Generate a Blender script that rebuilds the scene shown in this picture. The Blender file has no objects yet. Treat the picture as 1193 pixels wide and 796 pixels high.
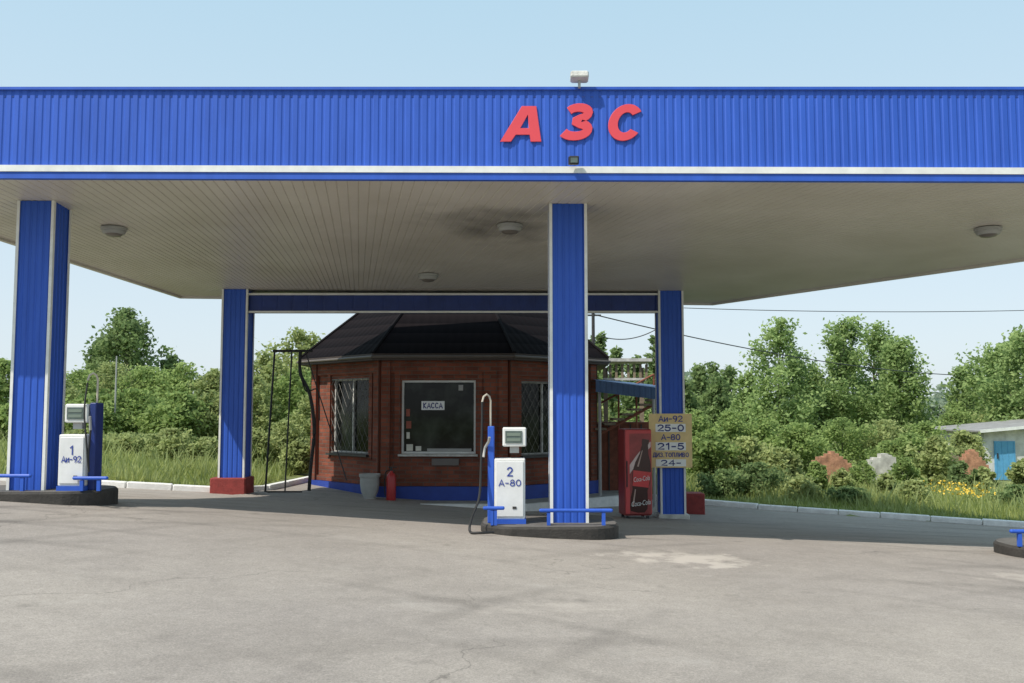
import bpy, math, random
import numpy as np
from mathutils import Vector, Matrix
random.seed(7)
RNG=np.random.default_rng(11)
scene=bpy.context.scene
COL=scene.collection
scene.view_settings.view_transform='Standard'
scene.view_settings.look='None'
scene.view_settings.exposure=0
CZ=1.6; F=1100.0; PITCH=math.atan(82/F)
CP,SP=math.cos(PITCH),math.sin(PITCH)
# survey helper: world point seen in direction (px,py) at distance Y
def W(px,py,Y):
    u=(px-596.5)/F; v=(398-py)/F; k=Y/(CP-v*SP)
    return Vector((u*k,Y,(SP+v*CP)*k+CZ))
def XX(px,Y,py=500): return W(px,py,Y).x
def ZZ(py,Y): return W(600,py,Y).z
def sstep(a,b,x):
    t=min(1,max(0,(x-a)/(b-a))); return t*t*(3-2*t)
def g(x,y):
    xc=max(-16,min(18,x))
    lx=-.0624*min(xc,.45)-.037*max(xc-.45,0)+.028
    return CZ-1.58+lx*sstep(0,10,y)-.43*sstep(11.3,19.6,y)

# ---------------------------------------------------------------- materials
MATS={}
def nt(name):
    m=bpy.data.materials.new(name); m.use_nodes=True
    n=m.node_tree; b=n.nodes['Principled BSDF']; return m,n,b
def mat(name,col,rough=.6,var=.15,scale=3.0,bump=0.0,bscale=40,metal=0.0,spec=None,dirt=0.0,emit=None):
    if name in MATS: return MATS[name]
    m,n,b=nt(name); L=n.links.new
    tc=n.nodes.new('ShaderNodeTexCoord')
    no=n.nodes.new('ShaderNodeTexNoise'); no.inputs['Scale'].default_value=scale; no.inputs['Detail'].default_value=8
    no.inputs['Roughness'].default_value=.65
    L(tc.outputs['Object'],no.inputs['Vector'])
    cr=n.nodes.new('ShaderNodeValToRGB')
    cr.color_ramp.elements[0].position=.3; cr.color_ramp.elements[1].position=.7
    c=np.array(col[:3])
    cr.color_ramp.elements[0].color=(*np.clip(c*(1-var)*(1-dirt),0,1),1)
    cr.color_ramp.elements[1].color=(*np.clip(c*(1+var),0,1),1)
    L(no.outputs['Fac'],cr.inputs['Fac'])
    L(cr.outputs['Color'],b.inputs['Base Color'])
    b.inputs['Roughness'].default_value=rough; b.inputs['Metallic'].default_value=metal
    if spec is not None: b.inputs['Specular IOR Level'].default_value=spec
    if bump>0:
        n2=n.nodes.new('ShaderNodeTexNoise'); n2.inputs['Scale'].default_value=bscale; n2.inputs['Detail'].default_value=5
        L(tc.outputs['Object'],n2.inputs['Vector'])
        bp=n.nodes.new('ShaderNodeBump'); bp.inputs['Strength'].default_value=bump; bp.inputs['Distance'].default_value=.02
        L(n2.outputs['Fac'],bp.inputs['Height']); L(bp.outputs['Normal'],b.inputs['Normal'])
    MATS[name]=m; return m

def m_paint_blue():
    m,n,b=nt('blue_paint'); L=n.links.new
    tc=n.nodes.new('ShaderNodeTexCoord')
    mp=n.nodes.new('ShaderNodeMapping'); mp.inputs['Scale'].default_value=(3,3,.5); L(tc.outputs['Object'],mp.inputs['Vector'])
    no=n.nodes.new('ShaderNodeTexNoise'); no.inputs['Scale'].default_value=1.3; no.inputs['Detail'].default_value=9; no.inputs['Roughness'].default_value=.7
    L(mp.outputs['Vector'],no.inputs['Vector'])
    cr=n.nodes.new('ShaderNodeValToRGB'); e=cr.color_ramp.elements
    e[0].position=.25; e[0].color=(.022,.080,.40,1); e[1].position=.75; e[1].color=(.036,.118,.56,1)
    L(no.outputs['Fac'],cr.inputs['Fac']); L(cr.outputs['Color'],b.inputs['Base Color'])
    b.inputs['Roughness'].default_value=.5; b.inputs['Specular IOR Level'].default_value=.35
    return m
BLUE=m_paint_blue()
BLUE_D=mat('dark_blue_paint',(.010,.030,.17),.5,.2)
WHITE=mat('white_paint',(.76,.76,.73),.5,.06,4,dirt=.12)
WHITE_D=mat('weathered_white_paint',(.60,.59,.55),.7,.15,6,.3,60,dirt=.3)
STRIP=mat('white_number_strip',(.84,.84,.80),.5,.03)
BLACK=mat('black_paint',(.02,.02,.022),.5,.3)
DARKMETAL=mat('dark_metal',(.035,.032,.03),.5,.3,8)
REDL=mat('red_letter_paint',(.72,.065,.085),.5,.04,3)
RED=mat('red_paint',(.42,.03,.03),.35,.12,4)
BRICKRED=mat('red_masonry_paint',(.24,.035,.03),.8,.25,9,.5,40)
GREY=mat('grey_metal',(.35,.35,.34),.5,.12)
CREAM=mat('yellowed_sign_board',(.78,.58,.27),.6,.06,5,dirt=.06)
NAVY=mat('navy_lettering',(.010,.02,.17),.6,.1)
INK=mat('blue_lettering',(.02,.045,.28),.6,.1)
CONC=mat('concrete',(.30,.29,.26),.9,.2,6,.5,50)
RUBBER=mat('rubber',(.012,.012,.012),.6,.2)
SCREEN=mat('display_glass',(.10,.13,.12),.15,.3,10)
BARK=mat('bark',(.17,.15,.12),.9,.35,10,.6,30)
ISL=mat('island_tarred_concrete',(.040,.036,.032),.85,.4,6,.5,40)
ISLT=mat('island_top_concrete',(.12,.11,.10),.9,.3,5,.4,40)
WOOD=mat('weathered_wood',(.24,.19,.13),.85,.3,8)
RUST=mat('rusty_brown_metal',(.20,.065,.035),.8,.35,6)
SKYB=mat('light_blue_door_paint',(.10,.33,.55),.6,.15,5)
YEL=mat('yellow_petals',(.70,.48,.05),.6,.2)
PAPER=mat('paper',(.7,.68,.6),.7); REDP=mat('faded_red_paper',(.32,.09,.06),.7)

def m_glass():
    m,n,b=nt('dark_window_glass'); L=n.links.new
    tc=n.nodes.new('ShaderNodeTexCoord')
    no=n.nodes.new('ShaderNodeTexNoise'); no.inputs['Scale'].default_value=1.9; no.inputs['Detail'].default_value=4
    L(tc.outputs['Object'],no.inputs['Vector'])
    cr=n.nodes.new('ShaderNodeValToRGB'); e=cr.color_ramp.elements
    e[0].position=.46; e[0].color=(.006,.007,.007,1); e[1].position=.75; e[1].color=(.05,.06,.05,1)
    L(no.outputs['Fac'],cr.inputs['Fac']); L(cr.outputs['Color'],b.inputs['Base Color'])
    b.inputs['Roughness'].default_value=.08; b.inputs['Specular IOR Level'].default_value=.18; return m
GLASS=m_glass()

def m_brick():
    m,n,b=nt('red_brick'); L=n.links.new
    tc=n.nodes.new('ShaderNodeTexCoord')
    br=n.nodes.new('ShaderNodeTexBrick'); L(tc.outputs['UV'],br.inputs['Vector'])
    br.inputs['Scale'].default_value=1; br.inputs['Brick Width'].default_value=.26; br.inputs['Row Height'].default_value=.085
    br.inputs['Mortar Size'].default_value=.010; br.inputs['Mortar Smooth'].default_value=.2
    br.inputs['Color1'].default_value=(.28,.088,.052,1); br.inputs['Color2'].default_value=(.175,.060,.040,1)
    br.inputs['Mortar'].default_value=(.15,.11,.09,1)
    no=n.nodes.new('ShaderNodeTexNoise'); no.inputs['Scale'].default_value=2.2; no.inputs['Detail'].default_value=8
    L(tc.outputs['UV'],no.inputs['Vector'])
    mx=n.nodes.new('ShaderNodeMix'); mx.data_type='RGBA'; mx.blend_type='MULTIPLY'; mx.inputs['Factor'].default_value=.7
    cr=n.nodes.new('ShaderNodeValToRGB'); cr.color_ramp.elements[0].position=.3; cr.color_ramp.elements[0].color=(.55,.53,.5,1)
    cr.color_ramp.elements[1].position=.7; cr.color_ramp.elements[1].color=(1.15,1.1,1.1,1)
    L(no.outputs['Fac'],cr.inputs['Fac']); L(br.outputs['Color'],mx.inputs['A']); L(cr.outputs['Color'],mx.inputs['B'])
    L(mx.outputs['Result'],b.inputs['Base Color'])
    bp=n.nodes.new('ShaderNodeBump'); bp.inputs['Strength'].default_value=.6; bp.inputs['Distance'].default_value=.01; bp.invert=True
    L(br.outputs['Fac'],bp.inputs['Height']); L(bp.outputs['Normal'],b.inputs['Normal'])
    b.inputs['Roughness'].default_value=.85; b.inputs['Specular IOR Level'].default_value=.2; return m
BRICK=m_brick()

def m_roof():
    m,n,b=nt('dark_metal_tile_roof'); L=n.links.new
    tc=n.nodes.new('ShaderNodeTexCoord')
    w=n.nodes.new('ShaderNodeTexWave'); w.bands_direction='Y'; w.inputs['Scale'].default_value=.9; w.wave_profile='SAW'
    w2=n.nodes.new('ShaderNodeTexWave'); w2.bands_direction='X'; w2.inputs['Scale'].default_value=1.6
    L(tc.outputs['UV'],w.inputs['Vector']); L(tc.outputs['UV'],w2.inputs['Vector'])
    ad=n.nodes.new('ShaderNodeMath'); ad.operation='ADD'; L(w.outputs['Fac'],ad.inputs[0]); L(w2.outputs['Fac'],ad.inputs[1])
    bp=n.nodes.new('ShaderNodeBump'); bp.inputs['Strength'].default_value=.4; bp.inputs['Distance'].default_value=.015
    L(ad.outputs[0],bp.inputs['Height']); L(bp.outputs['Normal'],b.inputs['Normal'])
    cr=n.nodes.new('ShaderNodeValToRGB'); cr.color_ramp.elements[0].color=(.005,.004,.005,1); cr.color_ramp.elements[1].color=(.013,.010,.011,1)
    L(w.outputs['Fac'],cr.inputs['Fac']); L(cr.outputs['Color'],b.inputs['Base Color'])
    b.inputs['Roughness'].default_value=.85; b.inputs['Specular IOR Level'].default_value=.06; return m
ROOFM=m_roof()

def m_soffit():
    m,n,b=nt('cream_soffit_panel'); L=n.links.new
    tc=n.nodes.new('ShaderNodeTexCoord')
    no=n.nodes.new('ShaderNodeTexNoise'); no.inputs['Scale'].default_value=.45; no.inputs['Detail'].default_value=8; no.inputs['Roughness'].default_value=.6
    L(tc.outputs['Object'],no.inputs['Vector'])
    cr=n.nodes.new('ShaderNodeValToRGB'); e=cr.color_ramp.elements
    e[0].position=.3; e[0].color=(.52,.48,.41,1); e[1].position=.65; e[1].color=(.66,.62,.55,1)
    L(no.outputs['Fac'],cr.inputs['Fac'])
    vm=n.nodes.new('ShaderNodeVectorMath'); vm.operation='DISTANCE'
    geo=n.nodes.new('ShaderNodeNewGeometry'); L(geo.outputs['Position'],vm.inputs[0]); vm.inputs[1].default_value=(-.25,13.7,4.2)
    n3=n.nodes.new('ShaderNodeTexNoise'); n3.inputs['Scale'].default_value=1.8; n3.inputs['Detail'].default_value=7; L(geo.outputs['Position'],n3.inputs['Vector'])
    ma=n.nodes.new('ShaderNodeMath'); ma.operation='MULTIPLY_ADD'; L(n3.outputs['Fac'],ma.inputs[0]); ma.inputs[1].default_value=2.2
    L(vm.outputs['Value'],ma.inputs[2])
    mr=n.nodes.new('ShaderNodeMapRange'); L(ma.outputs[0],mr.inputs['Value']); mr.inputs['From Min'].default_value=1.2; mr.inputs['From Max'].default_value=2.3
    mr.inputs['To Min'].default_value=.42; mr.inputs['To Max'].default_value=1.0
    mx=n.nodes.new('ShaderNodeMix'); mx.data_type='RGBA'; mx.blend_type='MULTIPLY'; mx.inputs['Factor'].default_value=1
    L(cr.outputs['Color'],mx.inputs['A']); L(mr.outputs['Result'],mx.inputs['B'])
    L(mx.outputs['Result'],b.inputs['Base Color']); b.inputs['Roughness'].default_value=.42
    return m
SOFF=m_soffit()

def m_asphalt():
    m,n,b=nt('worn_asphalt'); L=n.links.new
    geo=n.nodes.new('ShaderNodeNewGeometry'); P=geo.outputs['Position']
    def noise(s,d,r=.6):
        x=n.nodes.new('ShaderNodeTexNoise'); x.inputs['Scale'].default_value=s; x.inputs['Detail'].default_value=d; x.inputs['Roughness'].default_value=r
        L(P,x.inputs['Vector']); return x.outputs['Fac']
    def ramp(src,a,ca,b_,cb):
        x=n.nodes.new('ShaderNodeValToRGB'); x.color_ramp.elements[0].position=a; x.color_ramp.elements[1].position=b_
        x.color_ramp.elements[0].color=(*ca,1); x.color_ramp.elements[1].color=(*cb,1); L(src,x.inputs['Fac']); return x.outputs['Color']
    def mix(a,b_,f,mode='MULTIPLY'):
        x=n.nodes.new('ShaderNodeMix'); x.data_type='RGBA'; x.blend_type=mode
        if isinstance(f,float): x.inputs['Factor'].default_value=f
        else: L(f,x.inputs['Factor'])
        L(a,x.inputs['A']) if not isinstance(a,tuple) else setattr(x.inputs['A'],'default_value',(*a,1))
        L(b_,x.inputs['B']) if not isinstance(b_,tuple) else setattr(x.inputs['B'],'default_value',(*b_,1))
        return x.outputs['Result']
    base=ramp(noise(.35,6),.3,(.300,.265,.232),.7,(.355,.316,.280))
    med=ramp(noise(2.3,8,.7),.3,(.91,.91,.91),.7,(1.07,1.07,1.07))
    m2=ramp(noise(14,6,.75),.32,(.90,.90,.90),.68,(1.09,1.09,1.09))
    fine=ramp(noise(70,3,.85),.34,(.74,.74,.74),.68,(1.24,1.24,1.24))
    c=mix(base,med,1.0); c=mix(c,m2,1.0); c=mix(c,fine,1.0)
    c=mix(c,ramp(noise(.16,4,.5),.42,(.92,.92,.93),.58,(1.03,1.03,1.02)),1.0)
    pp=ramp(noise(.9,6,.6),.60,(0,0,0),.70,(1,1,1)); c=mix(c,(.42,.385,.345),mix(pp,(.35,.35,.35),1.0),'MIX')
    for ctr,lim,st in [((1.4,11.8,0),1.9,.7),((.2,8.6,0),1.6,.3),((4.0,11.2,0),1.7,.4)]:
        vm=n.nodes.new('ShaderNodeVectorMath'); vm.operation='DISTANCE'
        sc=n.nodes.new('ShaderNodeVectorMath'); sc.operation='MULTIPLY'; L(P,sc.inputs[0]); sc.inputs[1].default_value=(.7,1.1,0); L(sc.outputs[0],vm.inputs[0]); vm.inputs[1].default_value=ctr
        ma=n.nodes.new('ShaderNodeMath'); ma.operation='MULTIPLY_ADD'; L(noise(2.6,8,.65),ma.inputs[0]); ma.inputs[1].default_value=2.6; L(vm.outputs['Value'],ma.inputs[2])
        mr=n.nodes.new('ShaderNodeMapRange'); L(ma.outputs[0],mr.inputs['Value']); mr.inputs['From Min'].default_value=lim-.35; mr.inputs['From Max'].default_value=lim; mr.inputs['To Min'].default_value=st; mr.inputs['To Max'].default_value=0
        c=mix(c,(.53,.47,.41),mr.outputs['Result'],'MIX')
    n0=n.nodes.new('ShaderNodeTexNoise'); n0.inputs['Scale'].default_value=3; L(P,n0.inputs['Vector'])
    v0=n.nodes.new('ShaderNodeVectorMath'); v0.operation='MULTIPLY_ADD'; L(n0.outputs['Color'],v0.inputs[0]); v0.inputs[1].default_value=(.5,.5,.5); L(P,v0.inputs[2])
    vo=n.nodes.new('ShaderNodeTexVoronoi'); vo.inputs['Scale'].default_value=.9; L(v0.outputs[0],vo.inputs['Vector'])
    dd=ramp(vo.outputs['Distance'],.03,(.80,.80,.80),.11,(1,1,1)); c=mix(c,dd,1.0)
    for loc,scl,dis in [((-3,6,0),.22,.7),((7,3,0),.30,.5),((-9,-2,0),.26,.5)]:
        wv=n.nodes.new('ShaderNodeTexWave'); wv.wave_type='RINGS'; wv.rings_direction='Z'; wv.inputs['Scale'].default_value=scl; wv.inputs['Distortion'].default_value=dis; wv.inputs['Detail'].default_value=4; wv.inputs['Detail Scale'].default_value=.4
        mp=n.nodes.new('ShaderNodeMapping'); mp.inputs['Location'].default_value=loc; L(P,mp.inputs['Vector']); L(mp.outputs['Vector'],wv.inputs['Vector'])
        c=mix(c,ramp(wv.outputs['Fac'],.0,(.84,.84,.84),.12,(1.0,1.0,1.0)),ramp(noise(.22+.05*scl,4),.44,(0,0,0),.60,(1,1,1)))
    n1=n.nodes.new('ShaderNodeTexNoise'); n1.inputs['Scale'].default_value=1.3; n1.inputs['Detail'].default_value=6; L(P,n1.inputs['Vector'])
    va=n.nodes.new('ShaderNodeVectorMath'); va.operation='MULTIPLY_ADD'; L(n1.outputs['Color'],va.inputs[0]); va.inputs[1].default_value=(1.6,1.6,1.6); L(P,va.inputs[2])
    vc=n.nodes.new('ShaderNodeTexVoronoi'); vc.feature='DISTANCE_TO_EDGE'; vc.inputs['Scale'].default_value=.3; L(va.outputs[0],vc.inputs['Vector'])
    ck=ramp(vc.outputs['Distance'],.0012,(.6,.6,.6),.0045,(1,1,1))
    c=mix(c,ck,ramp(noise(.3,2),.45,(0,0,0),.56,(1,1,1)))
    L(c,b.inputs['Base Color']); b.inputs['Roughness'].default_value=.92; b.inputs['Specular IOR Level'].default_value=.25
    bp=n.nodes.new('ShaderNodeBump'); bp.inputs['Strength'].default_value=.5; bp.inputs['Distance'].default_value=.008
    L(noise(70,4,.85),bp.inputs['Height']); L(bp.outputs['Normal'],b.inputs['Normal'])
    return m
ASPH=m_asphalt()
GRASSG=mat('grassy_soil',(.17,.20,.065),.95,.35,.8,.5,8)

def m_leaf(name,c1,c2):
    m,n,b=nt(name); L=n.links.new
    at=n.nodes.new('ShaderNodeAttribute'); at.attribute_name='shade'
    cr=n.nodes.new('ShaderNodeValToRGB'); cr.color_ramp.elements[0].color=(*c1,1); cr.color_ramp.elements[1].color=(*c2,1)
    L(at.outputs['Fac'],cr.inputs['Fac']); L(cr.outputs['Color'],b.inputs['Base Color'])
    b.inputs['Roughness'].default_value=.6; b.inputs['Specular IOR Level'].default_value=.15
    tr=n.nodes.new('ShaderNodeBsdfTranslucent'); L(cr.outputs['Color'],tr.inputs['Color'])
    ms=n.nodes.new('ShaderNodeMixShader'); ms.inputs['Fac'].default_value=.48
    L(b.outputs['BSDF'],ms.inputs[1]); L(tr.outputs['BSDF'],ms.inputs[2])
    L(ms.outputs['Shader'],n.nodes['Material Output'].inputs['Surface']); return m
LEAF_A=m_leaf('birch_foliage',(.185,.26,.085),(.37,.47,.16))
LEAF_B=m_leaf('willow_foliage',(.25,.30,.12),(.46,.51,.21))
LEAF_C=m_leaf('dark_foliage',(.13,.19,.08),(.27,.36,.14))
LEAF_D=m_leaf('haze_tinted_foliage',(.25,.31,.23),(.35,.42,.30))  # aerial haze mixed into the leaf colours as a pale grey-green
LEAF_E=m_leaf('light_green_foliage',(.20,.29,.11),(.38,.49,.19))  # lighter yellow-green leaf colours for the tall trees on the right
GRASSL=m_leaf('grass_blades',(.21,.28,.07),(.47,.50,.18))

# ---------------------------------------------------------------- mesh tools
WLOC={}
class MB:
    def __init__(s): s.v=[]; s.f=[]; s.uv=[]
    def face(s,pts,uv=None):
        i=len(s.v); s.v+= [tuple(p) for p in pts]; s.f.append(tuple(range(i,i+len(pts))))
        s.uv+= list(uv) if uv else [(0,0)]*len(pts)
    def box(s,c,d,rz=0,bev=0.0,M=None):
        cx,cy,cz=c; hx,hy,hz=d[0]/2,d[1]/2,d[2]/2
        R=M if M is not None else Matrix.Rotation(rz,3,'Z')
        b=min(bev,hx*.9,hy*.9,hz*.9)
        def T(p): q=R@Vector(p); return (q.x+cx,q.y+cy,q.z+cz)
        if b<=0:
            P=[T((x*hx,y*hy,z*hz)) for x in(-1,1) for y in(-1,1) for z in(-1,1)]
            for q in [(0,1,3,2),(4,6,7,5),(0,4,5,1),(2,3,7,6),(0,2,6,4),(1,5,7,3)]: s.face([P[k] for k in q])
        else:
            def ring(ix,iy,z):
                return [(-hx+ix+b,-hy+iy),(hx-ix-b,-hy+iy),(hx-ix,-hy+iy+b),(hx-ix,hy-iy-b),(hx-ix-b,hy-iy),(-hx+ix+b,hy-iy),(-hx+ix,hy-iy-b),(-hx+ix,-hy+iy+b)],z
            rs=[ring(b*.7,b*.7,-hz),ring(0,0,-hz+b),ring(0,0,hz-b),ring(b*.7,b*.7,hz)]
            PP=[[T((x,y,z)) for x,y in r] for r,z in rs]
            for a in range(3):
                for k in range(8):
                    s.face([PP[a][k],PP[a][(k+1)%8],PP[a+1][(k+1)%8],PP[a+1][k]])
            s.face(PP[3]); s.face(PP[0][::-1])
    def tube(s,pts,r,n=8,cap=True,r2=None):
        pts=[Vector(p) for p in pts]; rings=[]
        N=len(pts)
        for i,p in enumerate(pts):
            d=(pts[min(i+1,N-1)]-pts[max(i-1,0)]).normalized()
            a=d.cross(Vector((0,0,1)))
            if a.length<.05: a=d.cross(Vector((0,1,0)))
            a.normalize(); b=d.cross(a)
            rr=r if r2 is None else r+(r2-r)*i/max(1,N-1)
            rings.append([p+a*rr*math.cos(t)+b*rr*math.sin(t) for t in [2*math.pi*k/n for k in range(n)]])
        for i in range(N-1):
            for k in range(n): s.face([rings[i][k],rings[i][(k+1)%n],rings[i+1][(k+1)%n],rings[i+1][k]])
        if cap: s.face(rings[0]); s.face(rings[-1][::-1])
    def lathe(s,c,prof,n=20):
        rings=[[(c[0]+r*math.cos(2*math.pi*k/n),c[1]+r*math.sin(2*math.pi*k/n),c[2]+z) for k in range(n)] for r,z in prof]
        for i in range(len(rings)-1):
            for k in range(n): s.face([rings[i][k],rings[i][(k+1)%n],rings[i+1][(k+1)%n],rings[i+1][k]])
        s.face(rings[0][::-1]); s.face(rings[-1])
    def corr(s,p0,p1,zb0,zb1,zt0,zt1,period=.13,depth=.02,flat=.55,flip=1,slope=.13):
        p0=Vector(p0[:2]); p1=Vector(p1[:2]); L=(p1-p0).length; d=(p1-p0)/L; nrm=Vector((d.y,-d.x))*flip
        k=max(1,round(L/period)); per=L/k; prof=[]
        for i in range(k):
            a=i*per; prof+= [(a,0),(a+per*flat,0),(a+per*(flat+slope),-depth),(a+per*(1-slope),-depth)]
        prof.append((L,0))
        def pt(a,o,z): q=p0+d*a+nrm*o; return (q.x,q.y,z)
        for (a,o),(b,o2) in zip(prof[:-1],prof[1:]):
            s.face([pt(a,o,zb0+(zb1-zb0)*a/L),pt(b,o2,zb0+(zb1-zb0)*b/L),pt(b,o2,zt0+(zt1-zt0)*b/L),pt(a,o,zt0+(zt1-zt0)*a/L)])
    def obj(s,name,material,parent=None,smooth=False,origin=None,uv=False):
        V=np.array(s.v,dtype=float)
        if origin is None: 
            o=(V.min(0)+V.max(0))/2
            if parent is None: o[2]=V[:,2].min()
        else: o=np.array(origin,dtype=float)
        me=bpy.data.meshes.new(name); me.from_pydata([tuple(x) for x in (V-o)],[],s.f)
        if uv:
            l=me.uv_layers.new(name='UVMap'); l.data.foreach_set('uv',np.array(s.uv,dtype=np.float32).ravel())
        me.materials.append(material)
        if smooth:
            import bmesh
            bm=bmesh.new(); bm.from_mesh(me); bmesh.ops.remove_doubles(bm,verts=bm.verts,dist=1e-5)
            bmesh.ops.recalc_face_normals(bm,faces=bm.faces)
            bm.to_mesh(me); bm.free()
            me.polygons.foreach_set('use_smooth',[True]*len(me.polygons))
            me.set_sharp_from_angle(angle=math.radians(40))
        ob=bpy.data.objects.new(name,me); COL.objects.link(ob)
        WLOC[ob.name]=o
        if parent is not None:
            ob.parent=parent; ob.location=Vector(o-WLOC[parent.name])
        else: ob.location=Vector(o)
        return ob
def root(name,loc,label,cat,group=None):
    e=bpy.data.objects.new(name,None); COL.objects.link(e); e.location=loc; e.empty_display_size=.3
    WLOC[e.name]=np.array(loc,dtype=float); e['label']=label; e['category']=cat
    if group: e['group']=group
    return e
def tag(o,label,cat,group=None):
    o['label']=label; o['category']=cat
    if group: o['group']=group
def struct(o): o['kind']='structure'

def text(name,body,size,loc,material,parent,rz=0,offset=0.0,extrude=.002,sx=1.0,shear=0,tilt=0):
    c=bpy.data.curves.new(name,'FONT'); c.body=body; c.size=size; c.align_x='CENTER'; c.align_y='CENTER'
    c.offset=offset; c.extrude=extrude; c.shear=shear; c.resolution_u=4
    t=bpy.data.objects.new('tmp',c); COL.objects.link(t)
    dg=bpy.context.evaluated_depsgraph_get(); me=bpy.data.meshes.new_from_object(t.evaluated_get(dg))
    bpy.data.objects.remove(t)
    M=Matrix.Rotation(rz,4,'Z')@Matrix.Rotation(math.radians(90),4,'X')@Matrix.Rotation(tilt,4,'Z')@Matrix.Diagonal((sx,1,1,1))
    me.transform(M); me.materials.clear(); me.materials.append(material)
    ob=bpy.data.objects.new(name,me); COL.objects.link(ob); me.name=name
    WLOC[ob.name]=np.array(loc,dtype=float); ob.parent=parent; ob.location=Vector(np.array(loc,dtype=float)-WLOC[parent.name]); return ob
def arcp(cx,cy,rx,ry,a0,a1,n=8): return [(cx+rx*math.cos(math.radians(a0+(a1-a0)*i/n)),cy+ry*math.sin(math.radians(a0+(a1-a0)*i/n))) for i in range(n+1)]
STROKES={
'А':[[(0,0),(.32,1),(.64,0)],[(.12,.32),(.52,.32)]],
'и':[[(0,.72),(0,0)],[(0,.04),(.45,.68)],[(.45,.72),(.45,0)]],
'И':[[(0,1),(0,0)],[(0,.05),(.55,.95)],[(.55,1),(.55,0)]],
'-':[[(.02,.45),(.38,.45)]],
'1':[[(.05,.78),(.28,1),(.28,0)]],
'2':[arcp(.28,.72,.27,.27,165,-25,8)+[(.02,.03),(.58,.03)]],
'4':[[(.42,0),(.42,1),(.0,.32),(.58,.32)]],
'5':[[(.52,.97),(.10,.97),(.06,.56)]+arcp(.27,.32,.28,.31,115,-155,10)],
'0':[arcp(.28,.5,.28,.49,90,450,16)],
'8':[arcp(.28,.74,.22,.24,90,450,12),arcp(.28,.26,.28,.26,90,450,12)],
'9':[arcp(.28,.70,.26,.28,0,360,12),[(.54,.70),(.50,.3),(.30,.0)]],
'Д':[[(0,-.12),(0,.05),(.62,.05),(.62,-.12)],[(.1,.05),(.22,1),(.52,1),(.52,.05)]],
'З':[arcp(.25,.74,.24,.24,150,-85,8),arcp(.25,.26,.28,.26,85,-150,8)],
'Т':[[(0,.97),(.6,.97)],[(.3,.97),(.3,0)]],
'О':[arcp(.3,.5,.3,.48,90,450,14)],
'П':[[(0,0),(0,.97),(.5,.97),(.5,0)]],
'Л':[[(0,0),(.12,.2),(.2,.97),(.5,.97),(.5,0)]],
'В':[[(0,0),(0,1)],[(0,.98),(.3,.96),(.42,.78),(.3,.54),(0,.52)],[(.3,.53),(.48,.3),(.35,.04),(0,.02)]],
'К':[[(0,0),(0,1)],[(.48,1),(.02,.48),(.5,0)]],
'С':[arcp(.32,.5,.3,.48,45,315,12)],
'.':[[(.05,.0),(.05,.09)]]}
def brush(name,body,h,loc,material,parent,rz=0,wt=.16,gap=.22,width=None):
    adv={'-':.4,'1':.36,'.':.12,'и':.45,' ':.25}
    x=0; items=[]
    for ch in body:
        w_=adv.get(ch,.6 if ch in 'АТОДС' else .55)
        if ch!=' ': items.append((ch,x))
        x+=w_+gap
    tot=x-gap; mb=MB(); sx=1 if width is None else width/(tot*h)
    layer=0
    R=Matrix.Rotation(rz,3,'Z')
    for ch,ox in items:
        for st in STROKES[ch]:
            layer+=1; dz=-.0006*(layer%5)
            P=[Vector(((ox+a-tot/2)*h*sx,(b-.5)*h)) for a,b in st]
            Lf=[];Rt=[]
            for i,p in enumerate(P):
                if i==0: d=(P[1]-P[0]).normalized(); m=Vector((-d.y,d.x)); p=p-d*h*wt*.35
                elif i==len(P)-1: d=(P[-1]-P[-2]).normalized(); m=Vector((-d.y,d.x)); p=p+d*h*wt*.35
                else:
                    d1=(P[i]-P[i-1]).normalized(); d2=(P[i+1]-P[i]).normalized(); n1=Vector((-d1.y,d1.x)); n2=Vector((-d2.y,d2.x)); m=n1+n2
                    m=m/max(.45,m.length**2/2)
                Lf.append(p+m*h*wt/2); Rt.append(p-m*h*wt/2)
            for i in range(len(P)-1):
                q=[Lf[i],Rt[i],Rt[i+1],Lf[i+1]]
                mb.face([tuple(R@Vector((a.x,dz,a.y))+Vector(loc)) for a in q])
    return mb.obj(name,material,parent,origin=loc)
def glyph(name,splines,h,loc,material,parent,depth=.05,shear=.16,rz=0):
    c=bpy.data.curves.new(name,'CURVE'); c.dimensions='2D'; c.fill_mode='BOTH'; c.extrude=depth/2; c.bevel_depth=.003; c.bevel_resolution=1
    for sp in splines:
        s=c.splines.new('POLY'); s.points.add(len(sp)-1); s.use_cyclic_u=True
        for p,(x,y) in zip(s.points,sp): p.co=((x+shear*(y-.5))*h,(y-.5)*h,0,1)
    t=bpy.data.objects.new('tmp',c); COL.objects.link(t)
    dg=bpy.context.evaluated_depsgraph_get(); me=bpy.data.meshes.new_from_object(t.evaluated_get(dg)); bpy.data.objects.remove(t)
    me.transform(Matrix.Rotation(rz,4,'Z')@Matrix.Rotation(math.radians(90),4,'X')); me.materials.clear(); me.materials.append(material)
    ob=bpy.data.objects.new(name,me); COL.objects.link(ob)
    WLOC[ob.name]=np.array(loc,dtype=float)
    ob.parent=parent; ob.location=Vector(np.array(loc,dtype=float)-WLOC[parent.name]); return ob

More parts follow.
